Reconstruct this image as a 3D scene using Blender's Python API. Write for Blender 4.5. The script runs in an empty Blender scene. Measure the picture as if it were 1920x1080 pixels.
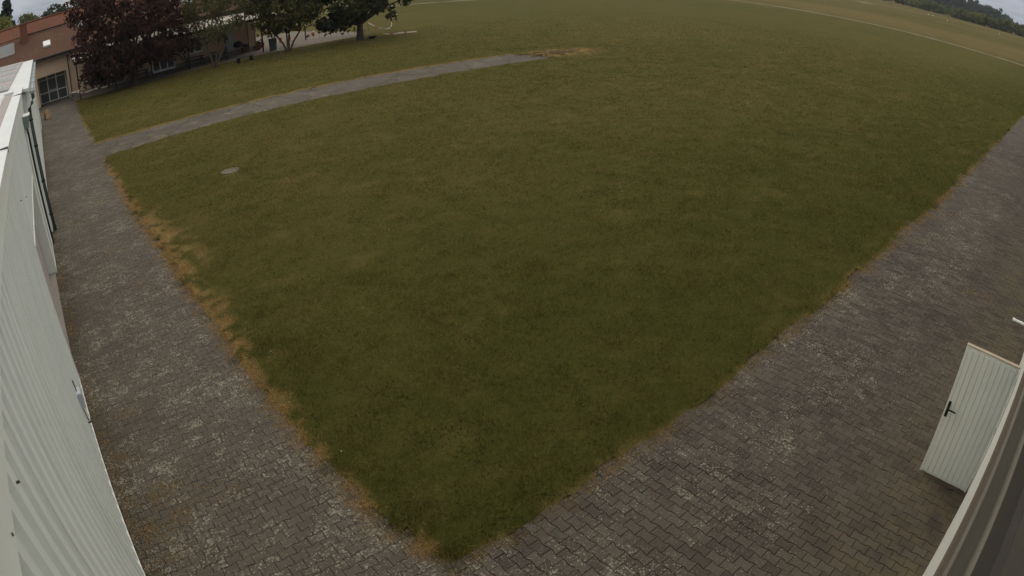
import bpy, math, random
import numpy as np
from mathutils import Matrix, Vector

S = bpy.context.scene
COL = S.collection
rng = np.random.default_rng(11)
random.seed(11)
PI = math.pi

# ------------------------------------------------------------------ camera
# A wide security camera under the eaves: a fisheye lens, theta = q + k q^3 with q = r / f.
CAM_H = 5.85
LENS_F, LENS_K = 1274.90, 0.06890           # for a 1920 px wide frame
YAW, PITCH, ROLL = -0.693204, -0.487078, -0.0279916
cd = bpy.data.cameras.new('camera'); cam = bpy.data.objects.new('camera', cd); COL.objects.link(cam)
cd.type = 'PANO'; cd.sensor_width = 36; cd.sensor_fit = 'HORIZONTAL'
cd.clip_start = 0.02; cd.clip_end = 6000
cc = cd
cc.panorama_type = 'FISHEYE_LENS_POLYNOMIAL'
q1 = (1920 / 36) / LENS_F
cc.fisheye_fov = math.radians(170)
cc.fisheye_polynomial_k0 = 0.0
cc.fisheye_polynomial_k1 = -q1
cc.fisheye_polynomial_k2 = 0.0
cc.fisheye_polynomial_k3 = -LENS_K * q1 ** 3
cc.fisheye_polynomial_k4 = 0.0
RM = Matrix.Rotation(YAW, 4, 'Z') @ Matrix.Rotation(PI / 2 + PITCH, 4, 'X') @ Matrix.Rotation(ROLL, 4, 'Z')
cam.matrix_world = Matrix.Translation((0, 0, CAM_H)) @ RM
S.camera = cam

# ------------------------------------------------------------------ world, sun, exposure
SUN_EL, SUN_AZ = math.radians(50), math.radians(38)     # azimuth from +Y towards +X
W = bpy.data.worlds.new('World'); S.world = W; W.use_nodes = True
nt = W.node_tree; nt.nodes.clear()
N = nt.nodes.new; L = nt.links.new
out = N('ShaderNodeOutputWorld'); bg = N('ShaderNodeBackground'); bg.inputs['Strength'].default_value = 0.1
sky = N('ShaderNodeTexSky'); sky.sky_type = 'NISHITA'; sky.sun_disc = False
sky.sun_elevation = SUN_EL; sky.sun_rotation = SUN_AZ; sky.air_density = 1.0; sky.dust_density = 2.0
tc = N('ShaderNodeTexCoord'); mp = N('ShaderNodeMapping'); mp.inputs['Scale'].default_value = (1.0, 1.0, 5.0)
n1 = N('ShaderNodeTexNoise'); n1.inputs['Scale'].default_value = 3.5; n1.inputs['Detail'].default_value = 7; n1.inputs['Roughness'].default_value = .58
n2 = N('ShaderNodeTexNoise'); n2.inputs['Scale'].default_value = 2.0; n2.inputs['Detail'].default_value = 5
r1 = N('ShaderNodeValToRGB'); r1.color_ramp.elements[0].position = .38; r1.color_ramp.elements[1].position = .57
r1.color_ramp.elements[0].color = (1.8, 2.55, 3.95, 1); r1.color_ramp.elements[1].color = (4.9, 5.3, 6.0, 1)
r2 = N('ShaderNodeValToRGB'); r2.color_ramp.elements[0].position = .30; r2.color_ramp.elements[1].position = .50
r2.color_ramp.elements[0].color = (.55,) * 3 + (1,); r2.color_ramp.elements[1].color = (.97,) * 3 + (1,)
mx = N('ShaderNodeMix'); mx.data_type = 'RGBA'
L(tc.outputs['Generated'], mp.inputs['Vector']); L(mp.outputs[0], n1.inputs['Vector']); L(mp.outputs[0], n2.inputs['Vector'])
L(n1.outputs['Fac'], r1.inputs['Fac']); L(n2.outputs['Fac'], r2.inputs['Fac'])
L(r2.outputs['Color'], mx.inputs[0]); L(sky.outputs[0], mx.inputs[6]); L(r1.outputs['Color'], mx.inputs[7])
# overcast luminance: the zenith about three times the horizon
sz = N('ShaderNodeSeparateXYZ'); L(tc.outputs['Generated'], sz.inputs[0])
gr = N('ShaderNodeValToRGB'); gr.color_ramp.elements[0].color = (1, 1, 1, 1); gr.color_ramp.elements[1].color = (3.6, 3.05, 2.32, 1)
gr.color_ramp.elements[0].position = .03; gr.color_ramp.elements[1].position = .75
L(sz.outputs[2], gr.inputs[0])
vm = N('ShaderNodeVectorMath'); vm.operation = 'MULTIPLY'; L(mx.outputs[2], vm.inputs[0]); L(gr.outputs['Color'], vm.inputs[1])
L(vm.outputs[0], bg.inputs['Color']); L(bg.outputs[0], out.inputs['Surface'])

sl = bpy.data.lights.new('sun', 'SUN'); sl.energy = 0.95; sl.angle = math.radians(40); sl.color = (1, .92, .78)
so = bpy.data.objects.new('sun', sl); COL.objects.link(so)
sd = Vector((math.sin(SUN_AZ) * math.cos(SUN_EL), math.cos(SUN_AZ) * math.cos(SUN_EL), math.sin(SUN_EL)))
so.rotation_euler = sd.to_track_quat('Z', 'Y').to_euler(); so.location = (0, 0, 60)

S.view_settings.view_transform = 'Standard'; S.view_settings.look = 'None'
S.view_settings.exposure = -0.22; S.view_settings.gamma = 1.0; S.view_settings.use_curve_mapping = False
S.render.engine = 'CYCLES'
S.cycles.max_bounces = 5; S.cycles.diffuse_bounces = 3; S.cycles.glossy_bounces = 2; S.cycles.transmission_bounces = 3
S.cycles.transparent_max_bounces = 6; S.cycles.caustics_reflective = False; S.cycles.caustics_refractive = False

# ------------------------------------------------------------------ helpers
def tag(o, label=None, cat=None, group=None, kind=None):
    if label: o['label'] = label
    if cat: o['category'] = cat
    if group: o['group'] = group
    if kind: o['kind'] = kind
    return o

def link_mesh(name, me, parent=None, loc=None):
    o = bpy.data.objects.new(name, me); COL.objects.link(o)
    if parent is not None: o.parent = parent
    if loc is not None: o.location = loc
    return o

def empty(name, loc=(0, 0, 0), rz=0.0):
    o = bpy.data.objects.new(name, None); COL.objects.link(o); o.location = loc; o.rotation_euler = (0, 0, rz)
    o.empty_display_size = .2
    return o

class MB:
    def __init__(s): s.v = []; s.f = []
    def add(s, v, f):
        b = len(s.v); s.v += [tuple(p) for p in v]; s.f += [tuple(i + b for i in q) for q in f]; return s
    def box(s, x0, x1, y0, y1, z0, z1):
        v = [(x, y, z) for z in (z0, z1) for y in (y0, y1) for x in (x0, x1)]
        return s.add(v, [(0, 2, 3, 1), (4, 5, 7, 6), (0, 1, 5, 4), (2, 6, 7, 3), (0, 4, 6, 2), (1, 3, 7, 5)])
    def hexa(s, bot, top):
        v = list(bot) + list(top); n = len(bot)
        f = [tuple(reversed(range(n))), tuple(range(n, 2 * n))] + [(i, (i + 1) % n, n + (i + 1) % n, n + i) for i in range(n)]
        return s.add(v, f)
    def tube(s, pts, r, n=8, cap=True):
        pts = [Vector(p) for p in pts]; rs = r if isinstance(r, (list, tuple)) else [r] * len(pts)
        v = []; ref = Vector((.31, .17, .93)).normalized()
        for i, p in enumerate(pts):
            a = pts[max(i - 1, 0)]; b = pts[min(i + 1, len(pts) - 1)]; t = (b - a).normalized()
            u = t.cross(ref)
            if u.length < .15: u = t.cross(Vector((1, 0, 0)))
            u.normalize(); w = t.cross(u)
            v += [p + (u * math.cos(2 * PI * k / n) + w * math.sin(2 * PI * k / n)) * rs[i] for k in range(n)]
        f = [(i * n + k, i * n + (k + 1) % n, (i + 1) * n + (k + 1) % n, (i + 1) * n + k) for i in range(len(pts) - 1) for k in range(n)]
        if cap: f += [tuple(reversed(range(n))), tuple(range((len(pts) - 1) * n, len(pts) * n))]
        return s.add(v, f)
    def build(s, name, mat, parent=None, loc=None, smooth=False, bevel=0):
        me = bpy.data.meshes.new(name); me.from_pydata(s.v, [], s.f)
        if mat: me.materials.append(mat)
        me.polygons.foreach_set('use_smooth', [smooth] * len(me.polygons))
        me.update()
        o = link_mesh(name, me, parent, loc)
        if bevel:
            m = o.modifiers.new('bevel', 'BEVEL'); m.width = bevel; m.segments = 2; m.limit_method = 'ANGLE'
        return o

def np_mesh(name, V, F, mat, parent=None, attr=None, smooth=False):
    """V (n,3) float, F (m,k) int: one mesh straight from arrays."""
    me = bpy.data.meshes.new(name); k = F.shape[1]; m = len(F)
    me.vertices.add(len(V)); me.vertices.foreach_set('co', np.ascontiguousarray(V, np.float32).ravel())
    me.loops.add(m * k); me.loops.foreach_set('vertex_index', np.ascontiguousarray(F, np.int32).ravel())
    me.polygons.add(m); me.polygons.foreach_set('loop_start', np.arange(0, m * k, k, dtype=np.int32))
    me.polygons.foreach_set('loop_total', np.full(m, k, np.int32))
    me.polygons.foreach_set('use_smooth', np.full(m, smooth, bool))
    if attr:
        for an, av in attr.items():
            a = me.attributes.new(an, 'FLOAT', 'POINT'); a.data.foreach_set('value', np.ascontiguousarray(av, np.float32))
    me.materials.append(mat); me.update(calc_edges=True)
    return link_mesh(name, me, parent)

# hash-based value noise for shaping geometry
def _h(ix, iy, s):
    n = (ix * 374761393 + iy * 668265263 + s * 1442695041).astype(np.int64)
    n = (n ^ (n >> 13)) * 1274126177
    n = n ^ (n >> 16)
    return (n & 0xffff) / 65535.0
def vnoise(x, y, s=0):
    x = np.asarray(x, float); y = np.asarray(y, float)
    ix = np.floor(x).astype(np.int64); iy = np.floor(y).astype(np.int64); fx = x - ix; fy = y - iy
    fx = fx * fx * (3 - 2 * fx); fy = fy * fy * (3 - 2 * fy)
    a = _h(ix, iy, s) * (1 - fx) + _h(ix + 1, iy, s) * fx
    b = _h(ix, iy + 1, s) * (1 - fx) + _h(ix + 1, iy + 1, s) * fx
    return a * (1 - fy) + b * fy
def fbm(x, y, s=0, o=3):
    t = 0; a = .5; n = 0
    for i in range(o):
        t = t + a * vnoise(np.asarray(x) * 2 ** i, np.asarray(y) * 2 ** i, s + 17 * i); n += a; a *= .5
    return t / n
def sstep(a, b, x):
    t = np.clip((np.asarray(x, float) - a) / (b - a), 0, 1); return t * t * (3 - 2 * t)

# ------------------------------------------------------------------ materials
class NG:
    def __init__(s, name):
        s.m = bpy.data.materials.new(name); s.m.use_nodes = True; s.t = s.m.node_tree; s.t.nodes.clear()
        s.out = s.t.nodes.new('ShaderNodeOutputMaterial'); s.b = s.t.nodes.new('ShaderNodeBsdfPrincipled')
        s.l(s.b.outputs[0], s.out.inputs['Surface'])
        s.geo = s.t.nodes.new('ShaderNodeNewGeometry')
    def l(s, a, b): s.t.links.new(a, b)
    def n(s, typ, **kw):
        o = s.t.nodes.new(typ)
        for k, v in kw.items(): setattr(o, k, v)
        return o
    def pos(s): return s.geo.outputs['Position']
    def scaled(s, vec):
        m = s.n('ShaderNodeVectorMath', operation='MULTIPLY'); s.l(s.pos(), m.inputs[0]); m.inputs[1].default_value = vec; return m.outputs[0]
    def noise(s, sc, det=4, rough=.55, vec=None):
        o = s.n('ShaderNodeTexNoise'); o.inputs['Scale'].default_value = sc; o.inputs['Detail'].default_value = det; o.inputs['Roughness'].default_value = rough
        s.l(vec if vec is not None else s.pos(), o.inputs['Vector']); return o.outputs['Fac']
    def ramp(s, fac, p0, p1, c0=(0, 0, 0), c1=(1, 1, 1)):
        o = s.n('ShaderNodeValToRGB'); e = o.color_ramp.elements
        e[0].position = p0; e[1].position = p1; e[0].color = tuple(c0) + (1,); e[1].color = tuple(c1) + (1,)
        s.l(fac, o.inputs['Fac']); return o.outputs['Color']
    def math(s, op, a, b=None, clamp=False):
        o = s.n('ShaderNodeMath', operation=op); o.use_clamp = clamp
        for i, x in enumerate((a, b)):
            if x is None: continue
            if isinstance(x, (int, float)): o.inputs[i].default_value = x
            else: s.l(x, o.inputs[i])
        return o.outputs[0]
    def mix(s, fac, a, b, mode='MIX'):
        o = s.n('ShaderNodeMix', data_type='RGBA', blend_type=mode)
        for i, x in ((0, fac), (6, a), (7, b)):
            if isinstance(x, (int, float)): o.inputs[i].default_value = x
            elif isinstance(x, tuple): o.inputs[i].default_value = tuple(x) + (1,)
            else: s.l(x, o.inputs[i])
        return o.outputs[2]
    def bump(s, h, st=.3, dist=.02):
        o = s.n('ShaderNodeBump'); o.inputs['Strength'].default_value = st; o.inputs['Distance'].default_value = dist
        s.l(h, o.inputs['Height']); s.l(o.outputs[0], s.b.inputs['Normal'])
    def done(s, col, rough=.7, metal=0.0, spec=.35):
        if isinstance(col, tuple): s.b.inputs['Base Color'].default_value = tuple(col) + (1,)
        else: s.l(col, s.b.inputs['Base Color'])
        if isinstance(rough, (int, float)): s.b.inputs['Roughness'].default_value = rough
        else: s.l(rough, s.b.inputs['Roughness'])
        s.b.inputs['Metallic'].default_value = metal; s.b.inputs['Specular IOR Level'].default_value = spec
        return s.m

def painted(name, c, var=.12, sc=1.5, rough=.5, metal=0.0, fine=25, bump=.08, streak=0.0, dirt=None):
    g = NG(name)
    a = g.noise(sc, 5); f = g.noise(fine, 3)
    k = g.math('ADD', g.math('MULTIPLY', a, .7), g.math('MULTIPLY', f, .3))
    col = g.mix(g.ramp(k, .32, .68), tuple(x * (1 - var) for x in c), tuple(min(1, x * (1 + var * .6)) for x in c))
    if streak:
        s_ = g.noise(1.0, 5, vec=g.scaled((9, 9, .5)))
        col = g.mix(g.math('MULTIPLY', g.ramp(s_, .5, .78), streak), col, dirt or tuple(x * .55 for x in c))
    g.bump(f, bump, .006)
    return g.done(col, rough, metal)

# --- the lawn colour: dry olive turf with greener and browner patches, straw along the trodden edges
def turf(name, blades):
    g = NG(name)
    big = g.noise(.045, 4); mid = g.noise(.32, 5); sml = g.noise(2.1, 5, .6); fin = g.noise(16, 4, .65)
    strk = g.noise(1.0, 4, .6, vec=g.scaled((.75, 2.6, 1)))
    GREEN, OLIVE, STRAW = (.060, .063, .0150), (.094, .082, .0240), (.36, .240, .110)
    k = g.math('ADD', g.math('MULTIPLY', mid, .42), g.math('ADD', g.math('MULTIPLY', sml, .34), g.math('MULTIPLY', big, .36)))
    clp = g.noise(6.5, 4, .6)
    k = g.math('ADD', k, g.math('MULTIPLY', g.math('SUBTRACT', clp, .52), .30))
    k = g.math('ADD', k, g.math('MULTIPLY', g.math('SUBTRACT', strk, .5), .35))
    sx = g.n('ShaderNodeSeparateXYZ'); g.l(g.pos(), sx.inputs[0])
    x, y = sx.outputs[0], sx.outputs[1]
    # greener belt beside the apron, browner airfield beyond the track
    mr = g.n('ShaderNodeMapRange', interpolation_type='SMOOTHSTEP'); g.l(y, mr.inputs[0]); mr.inputs[1].default_value = 16; mr.inputs[2].default_value = 4; mr.inputs[3].default_value = 0; mr.inputs[4].default_value = .22
    k = g.math('SUBTRACT', k, mr.outputs[0])
    fr = g.n('ShaderNodeMapRange', interpolation_type='SMOOTHSTEP'); g.l(x, fr.inputs[0]); fr.inputs[1].default_value = 85; fr.inputs[2].default_value = 130; fr.inputs[3].default_value = 0; fr.inputs[4].default_value = 1
    fn = g.noise(.012, 3, vec=g.scaled((1, .35, 1)))
    k = g.math('ADD', k, g.math('MULTIPLY', fr.outputs[0], g.math('ADD', .05, g.math('MULTIPLY', g.ramp(fn, .4, .65), .30))))
    if blades:
        at = g.n('ShaderNodeAttribute', attribute_name='dry'); rd = g.n('ShaderNodeAttribute', attribute_name='rnd')
        k = g.math('ADD', k, g.math('MULTIPLY', g.math('SUBTRACT', rd.outputs['Fac'], .5), .42))
        k2 = at.outputs['Fac']
    else:
        k = g.math('ADD', k, g.math('MULTIPLY', g.math('SUBTRACT', fin, .5), .55))
        at = g.n('ShaderNodeAttribute', attribute_name='dry'); k2 = at.outputs['Fac']
        th = g.n('ShaderNodeAttribute', attribute_name='thatch_shade')
    c = g.mix(g.ramp(k, .33, .60), GREEN, OLIVE)
    c = g.mix(g.ramp(k, .60, .88), c, (.142, .108, .044))
    c = g.mix(k2, c, STRAW)
    # bare sheet seen from afar stands for a deep sward: the self-shade of its blades is put into the colour
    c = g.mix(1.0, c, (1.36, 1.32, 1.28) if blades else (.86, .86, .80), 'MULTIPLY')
    if not blades: c = g.mix(g.math('MULTIPLY', th.outputs['Fac'], g.math('SUBTRACT', 1.0, k2)), c, (.034, .034, .010))      # dark thatch and soil, plus painted shade in the gaps between near blades
    if not blades: g.bump(g.math('ADD', g.math('MULTIPLY', fin, .5), g.math('MULTIPLY', sml, 1.5)), .9, .05)
    m = g.done(c, .95, 0, .03)
    if blades:
        tr = g.n('ShaderNodeBsdfTranslucent'); g.l(c, tr.inputs['Color'])
        ms = g.n('ShaderNodeMixShader'); ms.inputs[0].default_value = .38
        g.l(g.b.outputs[0], ms.inputs[1]); g.l(tr.outputs[0], ms.inputs[2]); g.l(ms.outputs[0], g.out.inputs['Surface'])
    return m

def paver_mat(name, pieces=True):
    g = NG(name)
    at = g.n('ShaderNodeAttribute', attribute_name='pv'); oi = g.n('ShaderNodeObjectInfo')
    v = g.math('FRACT', g.math('ADD', at.outputs['Fac'], oi.outputs['Random']))
    if not pieces: v = g.noise(6.5, 1)
    big = g.noise(.5, 4); mid = g.noise(3.2, 5, .6); fin = g.noise(60, 3, .7)
    sx = g.n('ShaderNodeSeparateXYZ'); g.l(g.pos(), sx.inputs[0]); x, y = sx.outputs[0], sx.outputs[1]
    base = g.mix(v, (.038, .031, .025), (.080, .066, .053))
    base = g.mix(g.math('MULTIPLY', g.ramp(big, .38, .62), .5), base, (.084, .069, .053))
    # olive algae near the wall of the right-hand building
    wl = g.n('ShaderNodeMapRange', interpolation_type='SMOOTHSTEP'); g.l(y, wl.inputs[0]); wl.inputs[1].default_value = 1.9; wl.inputs[2].default_value = .3; wl.inputs[3].default_value = 0; wl.inputs[4].default_value = .75
    base = g.mix(g.math('MULTIPLY', wl.outputs[0], g.ramp(mid, .35, .62)), base, (.100, .081, .046))
    # dark stains
    base = g.mix(g.math('MULTIPLY', g.ramp(g.noise(.85, 4), .52, .70), .6), base, (.048, .040, .033))
    # damp dirt along the foot of the left wall
    wd = g.n('ShaderNodeMapRange', interpolation_type='SMOOTHSTEP'); g.l(g.math('ADD', x, g.math('MULTIPLY', g.math('SUBTRACT', mid, .5), .5)), wd.inputs[0]); wd.inputs[1].default_value = -.22; wd.inputs[2].default_value = -.62; wd.inputs[3].default_value = 0; wd.inputs[4].default_value = .8
    base = g.mix(wd.outputs[0], base, (.052, .041, .026))
    # paler, drier stones down the middle of the left path
    lp = g.n('ShaderNodeMapRange', interpolation_type='SMOOTHSTEP'); g.l(x, lp.inputs[0]); lp.inputs[1].default_value = 3.4; lp.inputs[2].default_value = 1.2; lp.inputs[3].default_value = 0; lp.inputs[4].default_value = .55
    base = g.mix(g.math('MULTIPLY', lp.outputs[0], g.math('SUBTRACT', 1.0, wd.outputs[0])), base, (.092, .079, .063))
    # grey-green patches
    base = g.mix(g.math('MULTIPLY', g.ramp(g.noise(4.3, 4), .56, .70), .45), base, (.082, .086, .064))
    # lichen: pale round specks in drifts
    vo = g.n('ShaderNodeTexVoronoi'); vo.inputs['Scale'].default_value = 33; g.l(g.pos(), vo.inputs['Vector'])
    wn = g.n('ShaderNodeSeparateColor'); g.l(vo.outputs['Color'], wn.inputs[0])
    drift = g.ramp(g.noise(.62, 5, .62), .20, .72); drift2 = g.ramp(g.noise(2.6, 4, .6), .15, .70)
    ar = g.n('ShaderNodeMapRange'); g.l(y, ar.inputs[0]); ar.inputs[1].default_value = .6; ar.inputs[2].default_value = 2.2; ar.inputs[3].default_value = .10; ar.inputs[4].default_value = 1
    rad = g.math('MULTIPLY', g.math('MULTIPLY', wn.outputs[0], g.math('ADD', .55, g.math('MULTIPLY', g.math('FRACT', g.math('MULTIPLY', v, 7.31)), 1.0))), g.math('MULTIPLY', g.math('MULTIPLY', drift, drift2), ar.outputs[0]))
    rad = g.math('MULTIPLY', rad, g.math('ADD', 1.0, g.math('MULTIPLY', lp.outputs[0], .6)))
    dist = g.math('ADD', vo.outputs['Distance'], g.math('MULTIPLY', g.math('SUBTRACT', g.noise(45, 3), .5), .5))
    sp = g.math('MULTIPLY', g.math('GREATER_THAN', g.math('SUBTRACT', rad, dist), 0), g.math('LESS_THAN', wn.outputs[1], .8))
    vo2 = g.n('ShaderNodeTexVoronoi'); vo2.inputs['Scale'].default_value = 48; g.l(g.pos(), vo2.inputs['Vector'])
    w2 = g.n('ShaderNodeSeparateColor'); g.l(vo2.outputs['Color'], w2.inputs[0])
    sp2 = g.math('GREATER_THAN', g.math('SUBTRACT', g.math('MULTIPLY', g.math('MULTIPLY', drift, ar.outputs[0]), g.math('MULTIPLY', w2.outputs[0], .7)), vo2.outputs['Distance']), 0)
    lc = g.mix(wn.outputs[2], (.15, .132, .102), (.31, .28, .22))
    base = g.mix(g.math('MULTIPLY', sp2, .75), base, (.175, .155, .12))
    base = g.mix(g.math('MULTIPLY', sp, .8), base, lc)
    base = g.mix(.35, base, g.mix(fin, (.6, .6, .6), (1.4, 1.4, 1.4)), 'MULTIPLY')
    g.bump(g.math('ADD', fin, g.math('MULTIPLY', sp, .4)), .35, .004)
    return g.done(base, .9, 0, .2)

def asphalt(name, c0, c1, sc=2.0, ck=0.0):
    g = NG(name); a = g.noise(sc, 5, .6); f = g.noise(45, 3, .7); b = g.noise(.35, 4)
    c = g.mix(g.ramp(g.math('ADD', g.math('MULTIPLY', a, .5), g.math('MULTIPLY', b, .5)), .35, .65), c0, c1)
    if ck:      # cracks and moss in them
        v = g.n('ShaderNodeTexVoronoi', feature='DISTANCE_TO_EDGE'); v.inputs['Scale'].default_value = .55
        wv = g.n('ShaderNodeVectorMath', operation='ADD'); g.l(g.pos(), wv.inputs[0]); nn = g.n('ShaderNodeTexNoise'); nn.inputs['Scale'].default_value = 1.3; g.l(g.pos(), nn.inputs['Vector']); g.l(nn.outputs['Color'], wv.inputs[1]); g.l(wv.outputs[0], v.inputs['Vector'])
        c = g.mix(g.math('MULTIPLY', g.math('LESS_THAN', v.outputs['Distance'], .022), ck), c, (.035, .033, .018))
        c = g.mix(g.math('MULTIPLY', g.ramp(g.noise(.9, 5, .65), .56, .68), .7), c, tuple(x * 1.6 for x in c1))
    c = g.mix(.3, c, g.mix(f, (.6,) * 3, (1.4,) * 3), 'MULTIPLY'); g.bump(f, .3, .005)
    return g.done(c, .9, 0, .2)

def leaves(name, c0, c1, sc=1.2):
    g = NG(name); a = g.noise(sc, 3); at = g.n('ShaderNodeAttribute', attribute_name='rnd')
    k = g.math('ADD', g.math('MULTIPLY', a, .5), g.math('MULTIPLY', at.outputs['Fac'], .5))
    c = g.mix(g.ramp(k, .3, .7), c0, c1); g.done(c, .75, 0, .2)
    tr = g.n('ShaderNodeBsdfTranslucent'); g.l(c, tr.inputs['Color'])
    ms = g.n('ShaderNodeMixShader'); ms.inputs[0].default_value = .42
    g.l(g.b.outputs[0], ms.inputs[1]); g.l(tr.outputs[0], ms.inputs[2]); g.l(ms.outputs[0], g.out.inputs['Surface'])
    return g.m

def tiles(name, c0, c1):
    g = NG(name)
    wv = g.n('ShaderNodeTexWave', wave_type='BANDS', bands_direction='X'); wv.inputs['Scale'].default_value = 1.6; wv.inputs['Distortion'].default_value = .3
    g.l(g.pos(), wv.inputs['Vector'])
    wz = g.n('ShaderNodeTexWave', wave_type='BANDS', bands_direction='Z', wave_profile='SAW'); wz.inputs['Scale'].default_value = 1.7
    g.l(g.pos(), wz.inputs['Vector'])
    a = g.noise(.5, 5, .6); b = g.noise(5, 4, .7)
    c = g.mix(g.ramp(g.math('ADD', g.math('MULTIPLY', a, .5), g.math('MULTIPLY', b, .5)), .35, .65), c0, c1)
    c = g.mix(g.math('MULTIPLY', g.ramp(g.noise(1.7, 4), .55, .72), .5), c, (.075, .06, .045))
    g.bump(g.math('ADD', g.math('MULTIPLY', wv.outputs['Fac'], .6), wz.outputs['Fac']), .8, .05)
    return g.done(c, .85, 0, .2)

def glass(name, c=(.03, .04, .045), ro=.08):
    g = NG(name); n = g.noise(.8, 2)
    return g.done(g.mix(n, c, tuple(x * 1.8 for x in c)), ro, 0, .5)

M = {}
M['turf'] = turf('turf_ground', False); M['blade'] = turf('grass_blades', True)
M['paver'] = paver_mat('concrete_paver'); M['paved_far'] = paver_mat('paved_surface', False)
M['bed'] = asphalt('joint_sand', (.030, .023, .015), (.055, .042, .026), 5)
M['path'] = asphalt('old_asphalt', (.060, .049, .038), (.108, .090, .070), 1.2, .8)
M['forecourt'] = asphalt('forecourt_paving', (.115, .095, .073), (.165, .138, .108), .8)
M['track'] = asphalt('gravel_track', (.105, .088, .042), (.20, .17, .105), .35)
M['wall'] = painted('white_cladding', (.70, .73, .69), .08, .6, .42, 0, 18, .03, .38, (.40, .42, .36))
M['fascia'] = painted('white_fascia', (.72, .745, .69), .06, .8, .4, 0, 20, .03, .15)
M['coping'] = painted('pale_coping', (.70, .72, .70), .08, .8, .35, .0, 20, .05, .3, (.5, .46, .44))
M['doorw'] = painted('white_door_paint', (.80, .81, .72), .06, 1.2, .42, 0, 25, .03, .12)
M['beige'] = painted('beige_trim', (.125, .10, .072), .15, 2, .7, 0, 30, .1)
M['edgeb'] = painted('door_edge_beige', (.42, .34, .255), .12, 3, .6, 0, 30, .1)
M['greyband'] = painted('grey_band', (.080, .074, .060), .25, 2, .6, 0, 40, .1)
M['lip'] = painted('pale_lip', (.15, .14, .105), .15, 2, .6, 0, 40, .1)
M['darkband'] = painted('dark_band', (.042, .036, .031), .3, 2, .6, 0, 40, .1)
M['black'] = painted('black_plastic', (.012, .012, .013), .2, 5, .85, 0, 40, .05)
M['darksteel'] = painted('dark_steel', (.02, .02, .02), .2, 3, .7, .0, 40, .05)
M['pipe'] = painted('dark_zinc_pipe', (.085, .105, .11), .25, 2.5, .45, .3, 25, .06, .3)
M['zinc'] = painted('zinc_gutter', (.30, .36, .36), .25, 2.5, .4, .3, 25, .06, .4)
M['box'] = painted('grey_box', (.46, .50, .54), .1, 4, .4)
M['roofsheet'] = painted('grey_roof_sheet', (.33, .295, .27), .18, .7, .55, 0, 15, .08, .35, (.2, .17, .15))
M['gatep'] = painted('pinkish_gate', (.36, .31, .285), .1, 1, .5, 0, 20, .05, .2)
M['peach'] = painted('peach_render', (.58, .42, .29), .12, .7, .85, 0, 30, .25, .2)
M['plinth'] = painted('grey_plinth', (.22, .20, .18), .15, 1, .85)
M['tile'] = tiles('red_tiles', (.125, .048, .028), (.18, .074, .042))
M['tiled'] = tiles('weathered_tiles', (.085, .043, .028), (.135, .066, .041))
M['frame'] = painted('white_frame', (.80, .82, .80), .06, 3, .4)
M['glass'] = glass('window_glass', (.055, .068, .064)); M['skyglass'] = glass('skylight_glass', (.075, .085, .088), .45)
M['entglass'] = glass('entrance_glass', (.06, .075, .07), .12)
M['pale'] = painted('pale_canopy_sheet', (.34, .31, .255), .2, 1.2, .5, 0, 10, .05, .3, (.34, .32, .24))
M['bark'] = painted('bark', (.085, .065, .045), .35, 4, .9, 0, 25, .8)
M['barkd'] = painted('dark_bark', (.05, .04, .03), .35, 4, .9, 0, 25, .8)
M['red_leaf'] = leaves('copper_leaves', (.027, .016, .012), (.088, .042, .031))
M['olive_leaf'] = leaves('olive_leaves', (.092, .094, .036), (.20, .185, .076))
M['green_leaf'] = leaves('green_leaves', (.066, .070, .023), (.165, .148, .052))
M['dark_leaf'] = leaves('dark_leaves', (.024, .029, .011), (.065, .066, .024))
M['far_leaf'] = leaves('hedge_leaves', (.075, .095, .034), (.16, .175, .062), .15)
M['far_leaf2'] = leaves('yellowish_leaves', (.12, .135, .042), (.21, .21, .07), .15)
M['wood_leaf'] = leaves('wood_leaves', (.045, .064, .046), (.09, .112, .074), .08)
M['conifer'] = leaves('conifer_needles', (.032, .046, .032), (.07, .09, .058), .5)
M['concrete'] = painted('concrete_ring', (.115, .094, .062), .2, 4, .9, 0, 40, .4)
M['iron'] = painted('cast_iron', (.105, .086, .056), .25, 6, .7, .2, 40, .4)
M['tan'] = painted('tan_board', (.36, .21, .10), .15, 4, .6)
M['tapew'] = painted('tape_white', (.75, .68, .55), .1, 5, .5); M['taper'] = painted('tape_red', (.50, .13, .08), .1, 5, .5)
M['bin'] = painted('teal_bin', (.07, .10, .095), .15, 4, .5)
M['terra'] = painted('terracotta', (.16, .062, .038), .15, 5, .8)
M['orange'] = painted('orange_plastic', (.55, .16, .06), .15, 5, .5)
M['petal'] = painted('pale_petals', (.42, .38, .24), .1, 20, .7)
M['branch'] = painted('dead_branches', (.15, .095, .055), .3, 10, .9)

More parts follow.
